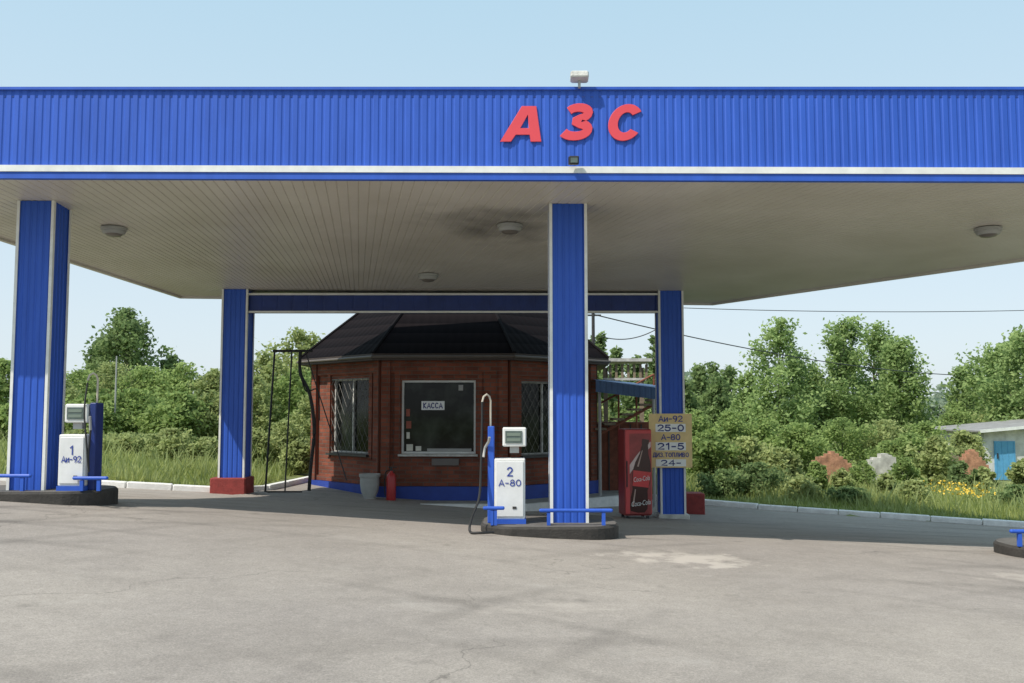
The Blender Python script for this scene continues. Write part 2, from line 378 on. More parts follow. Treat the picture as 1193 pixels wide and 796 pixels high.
# ---------------------------------------------------------------- ground
KERB_R=[(3.0,23.6),(4.3,22.4),(5.6,21.7),(8.0,20.75),(10.8,19.7),(16,17.6),(26,14.5),(45,10)]
KERB_L=[(-45,17.4),(-20,18.2),(-12,18.6),(-7.6,18.8),(-5.9,19.1),(-5.2,20.2),(-4.9,23.6)]
def kline(x):
    pts=KERB_L+KERB_R
    xs=[p[0] for p in pts]; ys=[p[1] for p in pts]
    return float(np.interp(x,xs,ys))
def gz_out(x,y): return g(x,y)+.07
def grid(xs,ys,fz,name,material):
    V=[(x,y,fz(x,y)) for y in ys for x in xs]; nx=len(xs)
    Fc=[(j*nx+i,j*nx+i+1,(j+1)*nx+i+1,(j+1)*nx+i) for j in range(len(ys)-1) for i in range(nx-1)]
    me=bpy.data.meshes.new(name); me.from_pydata(V,[],Fc); me.materials.append(material)
    me.polygons.foreach_set('use_smooth',[True]*len(Fc))
    ob=bpy.data.objects.new(name,me); COL.objects.link(ob); return ob
xs=sorted(set([-600,-300,-150,-90,-60,-50]+[round(v,2) for v in np.arange(-46,46.1,.5)]+[50,60,90,150,300,600]))
ys=sorted(set([-300,-100,-40,-20]+[round(v,2) for v in np.arange(-12,34,.5)]+list(range(34,80,4))+[90,120,200,400,900]))
def fz(x,y):
    if abs(x)>44.6 or y<-9.6: return g(x,y)-.004 if (abs(x)>46 or y<-12) else g(x,y)-.1
    return g(x,y)-.12 if y<kline(x)+.05 else gz_out(x,y)
gr=grid(xs,ys,fz,'ground',GRASSG); struct(gr)
xs2=[round(v,2) for v in np.arange(-45,45.01,.5)]; ts=[i/60 for i in range(61)]
V=[];nx=len(xs2)
for t in ts:
    for x in xs2:
        y=-10+(kline(x)+10)*t; V.append((x,y,g(x,y)))
Fc=[(j*nx+i,j*nx+i+1,(j+1)*nx+i+1,(j+1)*nx+i) for j in range(len(ts)-1) for i in range(nx-1)]
me=bpy.data.meshes.new('asphalt_forecourt'); me.from_pydata(V,[],Fc); me.materials.append(ASPH); me.polygons.foreach_set('use_smooth',[True]*len(Fc))
ob=bpy.data.objects.new('asphalt_forecourt',me); COL.objects.link(ob); struct(ob)
def kerb(name,line,material,seg=1.0,w=.15,h=.12):
    mb=MB(); pts=[Vector(p) for p in line]
    for a,b in zip(pts[:-1],pts[1:]):
        L=(b-a).length; k=max(1,round(L/seg))
        for i in range(k):
            p=a.lerp(b,i/k); q=a.lerp(b,(i+1)/k); c=(p+q)/2; ang=math.atan2(q.y-p.y,q.x-p.x)
            zz=g(c.x,c.y)+random.uniform(-.015,.012)
            zs=(g(q.x,q.y)-g(p.x,p.y)); l=(q-p).length
            M=Matrix.Rotation(ang+random.uniform(-.01,.01),3,'Z')@Matrix.Rotation(-math.atan2(zs,l),3,'Y')
            mb.box((c.x,c.y,zz+h/2-.04),(l-.012,w,h+.08),M=M,bev=.018)
    o=mb.obj(name,material); struct(o); return o
KERBW=mat('whitewashed_kerb',(.82,.81,.78),.8,.08,5,.3,60,dirt=.12)
kerb('kerb',[(p[0],p[1]) for p in KERB_R if p[0]<30],KERBW,h=.12,w=.17)
kerb('kerb',[(p[0],p[1]) for p in KERB_L if p[0]>-30],KERBW,h=.12,w=.17)

# ---------------------------------------------------------------- canopy
FL=Vector((-8.9,11.6,ZZ(207,11.5)+.02)); FR=Vector((12.6,10.9,ZZ(212,11.05)-.06))
BLc=W(210,349,19.7); BR=W(830,357,20.5)
def cp(s,t,dz=0): 
    p=FL.lerp(FR,s).lerp(BLc.lerp(BR,s),t); return Vector((p.x,p.y,p.z+dz))
def project(p):
    d=Vector((p[0],p[1],p[2]-CZ)); zf=d.y*CP+d.z*SP; v=(-d.y*SP+d.z*CP)/zf; return (596.5+F*d.x/zf,398-F*v)
def ceil_at(px,py):
    best=None
    for i in range(201):
        for j in range(101):
            p=cp(i/200,j/100); q=project(p); e=(q[0]-px)**2+(q[1]-py)**2
            if best is None or e<best[0]: best=(e,p)
    return best[1]
can=root('filling_station_canopy',(0,15,g(0,15)),'long flat forecourt canopy with blue ribbed fascia and four blue columns','canopy')
FH=1.12
mb=MB()
zb=.17
C=[FL,FR,BR,BLc]
for a,b in [(FL,FR),(FR,BR),(BR,BLc),(BLc,FL)]:
    mb.corr(a,b,a.z+zb,b.z+zb,a.z+FH,b.z+FH,.10,.0085,.52,1,.15)
fas=mb.obj('fascia',BLUE,can)
def offs(pts,o):
    n=len(pts); out=[]
    for i in range(n):
        a,b,c=pts[i-1],pts[i],pts[(i+1)%n]
        d1=(b-a).to_2d().normalized(); d2=(c-b).to_2d().normalized()
        n1=Vector((d1.y,-d1.x)); n2=Vector((d2.y,-d2.x)); m=(n1+n2); m=m/(m.length**2/2)
        out.append(Vector((b.x+m.x*o,b.y+m.y*o,b.z)))
    return out
def band(mb,pts,z0,z1,o0,o1,sides=(0,1,2,3)):
    A=offs(pts,o0); B=offs(pts,o1); n=len(pts)
    for i in sides:
        j=(i+1)%n
        a0,a1,b0,b1=A[i],A[j],B[i],B[j]
        up=lambda p,z:(p.x,p.y,p.z+z)
        mb.face([up(b0,z0),up(b1,z0),up(b1,z1),up(b0,z1)])
        mb.face([up(a0,z0),up(a1,z0),up(b1,z0),up(b0,z0)])
        mb.face([up(a0,z1),up(a1,z1),up(b1,z1),up(b0,z1)])
        mb.face([up(a0,z0),up(a1,z0),up(a1,z1),up(a0,z1)])
mb=MB(); band(mb,C,.085,.165,-.04,.035); mb.obj('white_trim',WHITE,can)
mb=MB(); band(mb,C,0,.083,-.06,.02,(0,)); mb.obj('bottom_trim',BLUE,can)
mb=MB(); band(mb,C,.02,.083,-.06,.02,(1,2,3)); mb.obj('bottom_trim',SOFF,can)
mb=MB(); band(mb,C,FH+.001,FH+.035,-.12,.03); mb.obj('top_cap',BLUE,can)
mb=MB(); NP=150
for i in range(NP):
    s0,s1=i/NP,(i+1)/NP; gp=.08/NP
    T0,T1=.004,.996
    a,b,c,d=cp(s0+gp,T0,.06),cp(s1-gp,T0,.06),cp(s1-gp,T1,.06),cp(s0+gp,T1,.06)
    mb.face([a,d,c,b])
    e,f=cp(s1-gp,T0,.06),cp(s1-gp,T1,.06)
    h1,h2=cp(s1,T0,.072),cp(s1,T1,.072)
    mb.face([e,f,h2,h1]); 
    n1,n2=cp(min(1,s1+gp),T0,.06),cp(min(1,s1+gp),T1,.06)
    mb.face([h1,h2,n2,n1])
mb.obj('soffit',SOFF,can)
mb=MB(); mb.face([cp(0,0,FH-.08),cp(1,0,FH-.08),cp(1,1,FH-.08),cp(0,1,FH-.08)]); mb.obj('roof_sheet',GREY,can)
def ceil_z(x,y):
    best=None
    for i in range(101):
        for j in range(61):
            p=cp(i/100,j/60); e=(p.x-x)**2+(p.y-y)**2
            if best is None or e<best[0]: best=(e,p.z)
    return best[1]
def column(x,y,w,z0,z1):
    mb=MB(); h=w/2-.02
    c=[(x-h,y-h),(x+h,y-h),(x+h,y+h),(x-h,y+h)]
    for i in range(4): mb.corr(c[i],c[(i+1)%4],z0,z0,z1,z1,.088,.009,.55,1,.14)
    o=mb.obj('column',BLUE,can)
    t=MB(); h2=w/2
    for sx in(-1,1):
        for sy in(-1,1):
            t.box((x+sx*(h2-.017),y+sy*(h2-.001),(z0+z1)/2),(.038,.012,z1-z0))
            t.box((x+sx*(h2-.001),y+sy*(h2-.027),(z0+z1)/2),(.012,.035,z1-z0))
    t.obj('corner_trim',WHITE,o)
    return o
colC=(XX(663,12.5,500),12.74); colL=(XX(27,12.5,450),12.9)
colBL=(XX(273,19),19.1); colBR=(XX(783,18.9),19.1)
zc=g(*colC)+.16
column(*colC,.50,zc,ceil_z(*colC)+.07)
column(*colL,.50,g(*colL)+.14,ceil_z(*colL)+.07)
column(*colBL,.52,g(*colBL)+.02,ceil_z(*colBL)+.07)
column(*colBR,.50,g(*colBR)+.02,ceil_z(*colBR)+.07)
mb=MB(); x0=colBL[0]+.262; x1=colBR[0]-.252; zt=ceil_z(-1,19.1)+.03
mb.corr((x0,18.93),(x1,18.93),zt-.40,zt-.40,zt-.05,zt-.05,.3,.01,.8,1,.08)
mb.face([(x0,18.95,zt-.4),(x1,18.95,zt-.4),(x1,19.25,zt-.4),(x0,19.25,zt-.4)])
mb.face([(x0,19.25,zt-.4),(x1,19.25,zt-.4),(x1,19.25,zt),(x0,19.25,zt)])
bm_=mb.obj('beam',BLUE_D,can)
for zz in (zt-.045,zt-.405):
    mb=MB(); mb.box(((x0+x1)/2,18.905,zz),(x1-x0,.03,.04)); mb.obj('beam_trim',WHITE,bm_)
def footing(c,w,h,material,dx=0):
    mb=MB(); mb.box((c[0]+dx,c[1]-.02,g(*c)+h/2-.06),(w,w*.95,h+.12),bev=.02); return mb.obj('column_footing',material,can)
footing(colBL,.70,.33,BRICKRED,-.04)
footing(colBR,.62,.09,WHITE_D)
mb=MB(); bx,by=XX(808,20),20.2; mb.box((bx,by,g(bx,by)+.2),(.42,.5,.46),bev=.02)
o=mb.obj('masonry_block',BRICKRED); tag(o,'low red painted masonry block standing beside the rear column','block')
for px,py in [(132,268),(596,267),(1153,271),(500,324)]:
    p=ceil_at(px,py); mb=MB()
    mb.lathe((p.x,p.y,p.z-.03),[(.10,-.02),(.15,-.01),(.17,.02),(.17,.04),(.19,.045),(.19,.085)],20)
    l=mb.obj('ceiling_lamp',GREY,can,smooth=True)
    mb=MB(); mb.lathe((p.x,p.y,p.z-.085),[(.03,0),(.10,.015),(.13,.04)],16); mb.obj('lamp_glass',mat('lamp_lens',(.16,.14,.12),.3),l,smooth=True)
fy=11.2
p=W(675,93,fy)
mb=MB(); mb.box((p.x,fy,p.z+.035),(.22,.16,.085),M=Matrix.Rotation(-.2,3,'X'),bev=.015); fl=mb.obj('floodlight',WHITE_D,can)
mb=MB(); mb.box((p.x,fy+.02,p.z-.045),(.03,.05,.10)); fb=mb.obj('floodlight_bracket',GREY,fl)
p=W(669,184,11.0)
mb=MB(); mb.box((p.x,11.12,p.z),(.12,.17,.10),M=Matrix.Rotation(.2,3,'X'),bev=.01); 
fl2=mb.obj('spotlight',BLACK,can)
mb=MB(); mb.box((p.x,11.03,p.z-.02),(.085,.012,.06)); mb.obj('spotlight_lens',SCREEN,fl2)

sg=root('canopy_sign',W(667,166,11.12),'three slanted bold red letters fixed on the blue fascia','sign')
A=[[(-.56,0),(-.15,.97),(.23,.97),(.54,0),(.26,0),(.20,.19),(-.18,.19),(-.28,0)],[(-.10,.36),(.05,.76),(.15,.36)]]
def thick(path,w):
    P=[Vector(p) for p in path]; L_=[];R_=[]
    for i,p in enumerate(P):
        d=(P[min(i+1,len(P)-1)]-P[max(i-1,0)]).normalized(); m=Vector((-d.y,d.x)); L_.append(tuple(p+m*w/2)); R_.append(tuple(p-m*w/2))
    return L_,R_
up,upi=thick(arcp(0,.735,.28,.155,155,-72,12),.22)
lo,loi=thick(arcp(0,.275,.34,.175,72,-155,14),.23)
Z=[up+lo+loi[::-1]+[(-.12,.43),(-.12,.60)]+upi[::-1]]
Cc=[arcp(0,.5,.46,.5,38,325,32)+arcp(0,.5,.215,.285,318,46,26)]
for nm,sp,px,py in [('letter',A,611,144),('letter',Z,672,142),('letter',Cc,729,143)]:
    Yl=11.60-.7*((XX(px,11.2,150)+8.9)/21.5)-.014
    glyph(nm,sp,.45,W(px,py,Yl),REDL,sg,.016,.18)

# ---------------------------------------------------------------- islands
def island(px0,px1,Y0,depth,h,label):
    r=depth/2; yc=Y0+r
    x0,x1=XX(px0,yc,600),XX(px1,yc,600)
    def outl(o):
        P=[]
        rr=min(r,.5)
        for cx,cy,a0 in [(x1-rr,yc-r+rr,-90),(x1-rr,yc+r-rr,0),(x0+rr,yc+r-rr,90),(x0+rr,yc-r+rr,180)]:
            for k in range(9):
                a=math.radians(a0+k*90/8); P.append((cx+(rr-o)*math.cos(a),cy+(rr-o)*math.sin(a)))
        return P
    e=root('pump_island',((x0+x1)/2,yc,g((x0+x1)/2,yc)),label,'island','pump islands on the forecourt')
    mb=MB(); O=outl(0); O2=outl(.03); n=len(O)
    zt=g((x0+x1)/2,yc)+h
    A=[(x,y,g(x,y)-.08) for x,y in O]; B=[(x,y,zt-.03) for x,y in O]; Cq=[(x,y,zt) for x,y in O2]
    for k in range(n):
        j=(k+1)%n; mb.face([A[k],A[j],B[j],B[k]]); mb.face([B[k],B[j],Cq[j],Cq[k]])
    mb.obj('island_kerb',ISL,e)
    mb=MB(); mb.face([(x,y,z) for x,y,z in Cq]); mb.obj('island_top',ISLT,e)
    return e,zt
def rail(e,xa,xb,y,z0,h):
    mb=MB(); mb.box(((xa+xb)/2,y,z0+h),(xb-xa,.06,.045),bev=.015)
    k=2 if xb-xa<1.2 else 3
    for i in range(k):
        x=xa+.12+(xb-xa-.24)*i/(k-1); mb.box((x,y+.005,z0+h/2-.012),(.045,.045,h-.03))
    mb.obj('guard_rail',BLUE,e)
i2,z2=island(561,718,12.05,1.5,.17,'dark rounded concrete pump island carrying a blue column')
i1,z1=island(-60,130,12.4,1.2,.15,'dark rounded concrete pump island under the outer column')
i3,z3=island(1166,1330,11.6,1.2,.17,'dark rounded concrete pump island with blue rail beside the road')
rail(i2,XX(628,12.25),XX(713,12.25),12.22,z2,.19)
rail(i2,XX(563,12.25),XX(588,12.25),12.22,z2,.22)
rail(i1,XX(-50,12.5),XX(38,12.5),12.52,z1,.2)
rail(i1,XX(86,12.5),XX(127,12.5),12.52,z1,.17)
rail(i3,XX(1167,12.0),XX(1300,12.0),11.9,z3,.19)

# ---------------------------------------------------------------- dispensers
def dispenser(px,Y,zb,n1,n2,label,w=.40,h=.82,armtop=.42,mirror=1,headoff=0.0,pw=.10,t1=.80,t2=.63):
    x=XX(px,Y,550); e=root('fuel_dispenser',(x,Y,zb),label,'fuel dispenser','fuel dispensers on the pump islands')
    d=.34
    mb=MB(); mb.box((x,Y,zb+h/2+.03),(w,d,h-.06),bev=.012); body=mb.obj('cabinet',WHITE,e)
    mb=MB(); mb.box((x,Y-d/2-.006,zb+h/2+.03),(w-.05,.012,h-.13),bev=.004); mb.obj('front_panel',mat('dispenser_panel',(.72,.72,.71),.4,.07,3,dirt=.08),body)
    mb=MB(); mb.box((x,Y,zb+.03),(w+.02,d+.02,.06)); mb.obj('cabinet_base',BLUE,e)
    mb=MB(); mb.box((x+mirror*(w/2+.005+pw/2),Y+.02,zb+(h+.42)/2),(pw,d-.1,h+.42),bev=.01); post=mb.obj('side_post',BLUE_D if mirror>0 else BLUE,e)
    hy=zb+h+.28
    hw=.31; hx=x+headoff
    mb=MB(); mb.box((hx,Y,hy),(hw,.22,.25),bev=.015); hd=mb.obj('display_head',WHITE,e)
    mb=MB(); mb.box((hx-.01,Y-.116,hy),(hw-.09,.01,.16)); sc=mb.obj('display_screen',SCREEN,hd)
    for k in range(2):
        mb=MB(); mb.box((hx-.01,Y-.124,hy+.035-k*.07),(hw-.13,.004,.04)); mb.obj('display_strip',mat('display_digit_strip',(.18,.22,.18),.3),sc)
    mb=MB(); mb.box((hx,Y,hy-.165),(.12,.12,.09)); mb.obj('head_neck',GREY,e)
    brush('numeral',n1,.11,(x,Y-d/2-.017,zb+h*t1),INK,e)
    brush('fuel_grade_lettering',n2,.078,(x,Y-d/2-.017,zb+h*t2),INK,e,width=w*.70)
    mb=MB(); mb.box((x+.06,Y-d/2-.015,zb+h*.25),(.05,.01,.03)); mb.obj('lock_plate',DARKMETAL,body)
    ax=x+mirror*(w/2+.005+pw*.6); top=zb+h+.42
    mb=MB(); mb.tube([(ax,Y,top-.02),(ax,Y,top+armtop*.8),(ax-.015,Y-.01,top+armtop*.93),(ax-.05,Y-.03,top+armtop),(ax-.09,Y-.05,top+armtop*.93),(ax-.11,Y-.06,top+armtop*.75)],.014,8)
    mb.obj('hose_arm',mat('cream_pipe',(.5,.45,.37),.5),e,smooth=True)
    return e,x,post,ax,top
e2,dx2,post2,ax2,tp2=dispenser(594,12.55,z2,'2','А-80','white fuel dispenser numbered 2 with blue post and black hose',.40,.84,.42,-1,.06,.085)
def curve_pts(P,n=10):
    P=[Vector(p) for p in P]; out=[]
    for i in range(len(P)-1):
        p0=P[max(i-1,0)];p1=P[i];p2=P[i+1];p3=P[min(i+2,len(P)-1)]
        for k in range(n):
            t=k/n; out.append(.5*((2*p1)+(-p0+p2)*t+(2*p0-5*p1+4*p2-p3)*t*t+(-p0+3*p1-3*p2+p3)*t**3))
    out.append(P[-1]); return out
ahx=ax2-.11; 
gx=XX(548,12.0); 
mb=MB(); mb.tube(curve_pts([(ahx,12.49,tp2+.32),(ahx-.0,12.47,tp2+.05),(ahx-.01,12.4,z2+.75),(ahx-.03,12.3,z2+.35),(ahx-.12,12.1,z2+.1),(gx,12.0,g(gx,12)+.03),(gx+.12,11.95,g(gx,12)+.02),(gx+.3,12.0,g(gx,12)+.02)]),.016,8)
mb.obj('hose',RUBBER,e2,smooth=True)
nx_=ax2-.07
mb=MB(); mb.tube([(nx_+.06,12.38,z2+1.12),(nx_+.05,12.40,z2+1.06),(nx_,12.45,z2+.98),(nx_-.02,12.4,z2+.86)],.018,8)
mb.obj('nozzle',GREY,e2,smooth=True)
e1,dx1,post1,ax1,tp1=dispenser(90,12.75,z1,'1','Аи-92','white fuel dispenser numbered 1 with dark blue side post',.36,.74,.40,1,.01,.085,.72,.56)
mb=MB(); mb.tube(curve_pts([(ax1-.11,12.69,tp1+.27),(ax1-.1,12.6,tp1-.1),(ax1-.02,12.52,z1+.6),(ax1+.03,12.5,z1+.25),(ax1+.01,12.52,z1+.5),(ax1+.02,12.54,z1+.8)]),.012,8); mb.obj('hose',RUBBER,e1,smooth=True)
mb=MB(); mb.tube([(ax1+.02,12.53,z1+.8),(ax1+.02,12.5,z1+.98)],.018,8); mb.obj('nozzle',GREY,e1,smooth=True)

# ---------------------------------------------------------------- kiosk
AP=3.28; KX,KY=-1.33,20.33+AP; KZ=g(-1.42,20.2)-.03; WH=ZZ(420,20.3)-KZ
YAW=math.radians(-2)
def octv(ap,z=None,cx=KX,cy=KY):
    R=ap/math.cos(math.pi/8); P=[]
    for k in range(8):
        a=math.radians(-112.5+45*k)+YAW; P.append(Vector((cx+R*math.cos(a),cy+R*math.sin(a))))
    return P
kiosk=root('kiosk',(KX,KY,KZ),'octagonal red brick cashier kiosk with dark tiled roof and blue plinth','building')
OV=octv(AP)
wins=[]
wall=MB()
for k in range(8):
    a,b=OV[k],OV[(k+1)%8]; L=(b-a).length; d=(b-a)/L; n=Vector((d.y,-d.x))
    if k==0: w0,w1=L*.155,L*.745; zz0,zz1=ZZ(529,20.3)-KZ,ZZ(443,20.3)-KZ
    elif k==7: w0,w1=L*.27,L*.83; zz0,zz1=ZZ(529,21)-KZ,ZZ(441,21.2)-KZ
    elif k==1: w0,w1=L*.14,L*.68; zz0,zz1=ZZ(530,21)-KZ,ZZ(445,21.2)-KZ
    elif k in(2,6): w0,w1=L*.3,L*.7; zz0,zz1=.95,2.5
    else: w0=None
    def pt(s,z,o=0): q=a+d*s+n*o; return (q.x,q.y,KZ+z)
    uo=k*L
    if w0 is None:
        wall.face([pt(0,0),pt(L,0),pt(L,WH),pt(0,WH)],[(uo,0),(uo+L,0),(uo+L,WH),(uo,WH)])
    else:
        S=[0,w0,w1,L]; Zs=[0,zz0,zz1,WH]
        for i in range(3):
            for j in range(3):
                if i==1 and j==1: continue
                wall.face([pt(S[i],Zs[j]),pt(S[i+1],Zs[j]),pt(S[i+1],Zs[j+1]),pt(S[i],Zs[j+1])],[(uo+S[i],Zs[j]),(uo+S[i+1],Zs[j]),(uo+S[i+1],Zs[j+1]),(uo+S[i],Zs[j+1])])
        for (s0,t0,s1,t1) in [(w0,zz0,w1,zz0),(w0,zz1,w1,zz1),(w0,zz0,w0,zz1),(w1,zz0,w1,zz1)]:
            wall.face([pt(s0,t0),pt(s1,t1),pt(s1,t1,-.14),pt(s0,t0,-.14)],[(s0,t0),(s1,t1),(s1+.14,t1),(s0+.14,t0)])
        wins.append((k,a.copy(),d.copy(),n.copy(),w0,w1,zz0,zz1))
    def bx(s0,s1,z0,z1,o):
        P=[pt(s0,z0,o),pt(s1,z0,o),pt(s1,z1,o),pt(s0,z1,o)]
        wall.face(P,[(uo+s0,z0),(uo+s1,z0),(uo+s1,z1),(uo+s0,z1)])
        Q=[pt(s0,z0),pt(s1,z0),pt(s1,z1),pt(s0,z1)]
        for i in range(4): wall.face([Q[i],Q[(i+1)%4],P[(i+1)%4],P[i]],[(0,0),(.1,0),(.1,.1),(0,.1)])
    bx(0,.19,.34,WH,.10); bx(L-.19,L,.34,WH,.10)
    bx(.191,L-.191,WH-.26,WH,.06); bx(.191,L-.191,.345,.46,.05)
    if w0 is not None:
        bx(w0-.14,w0-.02,zz0-.1,zz1+.1,.04); bx(w1+.02,w1+.14,zz0-.1,zz1+.1,.04)
        bx(w0-.14,w1+.14,zz1+.101,zz1+.2,.05)
wall.obj('wall',BRICK,kiosk,uv=True)
mb=MB(); P1=octv(AP+.12)
for k in range(8):
    a,b=P1[k],P1[(k+1)%8]; mb.face([(a.x,a.y,KZ-.3),(b.x,b.y,KZ-.3),(b.x,b.y,KZ+.34),(a.x,a.y,KZ+.34)])
mb.face([(p.x,p.y,KZ+.34) for p in P1]); mb.obj('plinth',mat('plinth_blue_paint',(.018,.05,.29),.6,.2),kiosk)
RO=octv(AP+.36); ez=KZ+WH+.03
mb=MB()
for k in range(8):
    a,b=RO[k],RO[(k+1)%8]; L=(b-a).length; hgt=(Vector((KX,KY))-(a+b)/2).length
    sl=math.sqrt(hgt**2+9)
    N=10
    for i in range(N):
        t0,t1=i/N,(i+1)/N
        def q(s,t): p=a.lerp(b,s).lerp(Vector((KX,KY)),t); return (p.x,p.y,ez+.1+3.0*t+.25*math.sin(t*math.pi)*.3)
        if t1<1: mb.face([q(0,t0),q(1,t0),q(1,t1),q(0,t1)],[(L/2*t0,sl*t0),(L-L/2*t0,sl*t0),(L-L/2*t1,sl*t1),(L/2*t1,sl*t1)])
        else: mb.face([q(0,t0),q(1,t0),q(0,1)],[(L/2*t0,sl*t0),(L-L/2*t0,sl*t0),(L/2,sl)])
roof=mb.obj('roof',ROOFM,kiosk,uv=True)
for k in range(8):
    a=RO[k]; P=[]
    for i in range(11):
        t=i/10; q_=a.lerp(Vector((KX,KY)),t); P.append((q_.x,q_.y,ez+.12+3.0*t+.25*math.sin(t*math.pi)*.3))
    mb=MB(); mb.tube(P,.035,6); mb.obj('ridge_cap',mat('dark_ridge_metal',(.010,.008,.009),.7,spec=.1),roof)
mb=MB(); RI=octv(AP-.02)
for k in range(8):
    a,b=RO[k],RO[(k+1)%8]; c,d_=RI[k],RI[(k+1)%8]
    mb.face([(a.x,a.y,ez-.04),(b.x,b.y,ez-.04),(b.x,b.y,ez+.1),(a.x,a.y,ez+.1)])
    mb.face([(a.x,a.y,ez-.04),(b.x,b.y,ez-.04),(d_.x,d_.y,ez-.03),(c.x,c.y,ez-.03)])
mb.obj('eave_board',mat('brown_eave_board',(.045,.03,.024),.6),roof)
G=octv(AP+.39); mb=MB(); mb.tube([(q.x,q.y,ez+.03) for q in G+[G[0],G[1]]],.028,8); mb.obj('gutter',mat('gutter_metal',(.12,.10,.085),.5),roof)
for (k,a,d,n,w0,w1,z0,z1) in wins:
    def pt(s,z,o): q=a+d*s+n*o; return Vector((q.x,q.y,KZ+z))
    ang=math.atan2(d.y,d.x)
    def wb(mb,s0,s1,za,zb_,o,th):
        c=pt((s0+s1)/2,(za+zb_)/2,o); mb.box(c,(abs(s1-s0),th,abs(zb_-za)),rz=ang)
    def piece(name,material,parent,*args):
        mb=MB(); wb(mb,*args); return mb.obj(name,material,parent)
    gl=piece('window',GLASS,kiosk,w0,w1,z0,z1,-.13,.01)
    mb=MB(); fw=.045
    fm=WHITE if k==0 else WHITE_D
    wb(mb,w0,w1,z0,z0+fw,-.10,.05); wb(mb,w0,w1,z1-fw,z1,-.10,.05); wb(mb,w0,w0+fw,z0+fw,z1-fw,-.10,.05); wb(mb,w1-fw,w1,z0+fw,z1-fw,-.10,.05)
    if k!=0: wb(mb,(w0+w1)/2-.02,(w0+w1)/2+.02,z0+fw,z1-fw,-.10,.045)
    mb.obj('window_frame',fm,gl)
    piece('window_sill',WHITE_D if k==0 else DARKMETAL,gl,w0-.05,w1+.05,z0-.05,z0-.004,.02,.2)
    if k!=0:
        mb=MB(); cell=.20; Lx=w1-w0; H=z1-z0
        nn=9
        for i in range(-nn,nn+1):
            for sg_ in(1,-1):
                s0=w0+Lx/2+i*cell-(H/2)*.62*sg_; s1=w0+Lx/2+i*cell+(H/2)*.62*sg_
                ds=s1-s0
                ta,tb=(w0-s0)/ds,(w1-s0)/ds
                if ta>tb: ta,tb=tb,ta
                t0=max(0,ta); t1=min(1,tb)
                if t1-t0>.02: mb.tube([pt(s0+ds*t0,z0+H*t0,.01),pt(s0+ds*t1,z0+H*t1,.01)],.0055,4,False)
        wb(mb,w0,w1,z0,z0+.025,0,.02); wb(mb,w0,w1,z1-.025,z1,0,.02)
        mb.obj('window_grille',mat('pale_grille_paint',(.17,.165,.15),.6),gl)
    else:
        Lx=w1-w0; H=z1-z0
        c=pt(w0+Lx*.42,z0+H*.655,-.085)
        mb=MB(); mb.box(c,(.50,.012,.19),rz=ang); bd=mb.obj('cashier_sign',mat('bright_white_plate',(.85,.85,.84),.5,.02),gl)
        q=pt(w0+Lx*.42,z0+H*.655,-.074); brush('cashier_lettering','КАССА',.11,q,NAVY,bd,rz=ang,width=.40,wt=.19)
        piece('paper_notice',PAPER,gl,w0+.1,w0+.24,z0+.06,z0+.2,-.118,.008)
        piece('paper_notice',PAPER,gl,w0+.30,w0+.42,z0+.06,z0+.16,-.118,.008)
        piece('paper_notice',PAPER,gl,w0+.1,w0+.17,z0+.32,z0+.46,-.118,.008)
        piece('red_notice',REDP,gl,w0+.09,w0+.17,z0+.80,z0+.96,-.118,.008)
        piece('red_notice',REDP,gl,w0+.09,w0+.20,z0+.54,z0+.70,-.118,.008)
        piece('serving_ledge',GREY,gl,w0+.55,w1-.1,z0+.05,z0+.11,-.115,.02)
        piece('ventilator',GREY,gl,w1-.38,w1-.28,z1-.22,z1-.1,-.118,.02)
        piece('serving_drawer',mat('drawer_metal',(.13,.11,.10),.4),gl,w0+Lx*.42,w0+Lx*.78,z0-.24,z0-.10,.05,.06)
mb=MB(); AO=octv(AP+1.05); 
AI=octv(AP+.90)
for k in range(8):
    a,b=AO[k],AO[(k+1)%8]; c,d_=AI[k],AI[(k+1)%8]
    mb.face([(a.x,a.y,KZ-.25),(b.x,b.y,KZ-.25),(b.x,b.y,KZ+.06),(a.x,a.y,KZ+.06)])
    mb.face([(a.x,a.y,KZ+.06),(b.x,b.y,KZ+.06),(d_.x,d_.y,KZ+.06),(c.x,c.y,KZ+.06)])
struct(mb.obj('kerb',KERBW))
mb=MB(); mb.face([(p.x,p.y,KZ+.05) for p in AI]); struct(mb.obj('pavement',CONC))

ux,uy=XX(431,19.85),19.9; uz=KZ+.05
mb=MB(); mb.lathe((ux,uy,uz),[(.15,0),(.17,.04),(.12,.09),(.18,.22),(.205,.38),(.20,.50),(.225,.53),(.225,.58),(.18,.58),(.16,.46)],20); o=mb.obj('litter_bin',mat('grey_painted_concrete',(.40,.40,.38),.8,.15),None,smooth=True); tag(o,'pale grey rounded concrete litter bin by the kiosk wall','litter bin')
ux=XX(456,19.75); uy=19.8
ex=root('fire_extinguisher',(ux,uy,uz),'red fire extinguisher standing by the kiosk wall','fire extinguisher')
mb=MB(); mb.lathe((ux,uy,uz),[(.095,0),(.1,.02),(.1,.5),(.085,.57),(.04,.62),(.03,.65)],18); mb.obj('cylinder_body',RED,ex,smooth=True)
mb=MB(); mb.box((ux+.03,uy,uz+.72),(.18,.02,.02)); mb.box((ux,uy,uz+.69),(.04,.04,.08)); mb.obj('valve_handle',BLACK,ex)
mb=MB(); mb.tube(curve_pts([(ux-.02,uy-.02,uz+.67),(ux-.12,uy-.04,uz+.6),(ux-.13,uy-.05,uz+.3),(ux-.11,uy-.05,uz+.12)],6),.013,6); mb.obj('extinguisher_hose',RUBBER,ex,smooth=True)

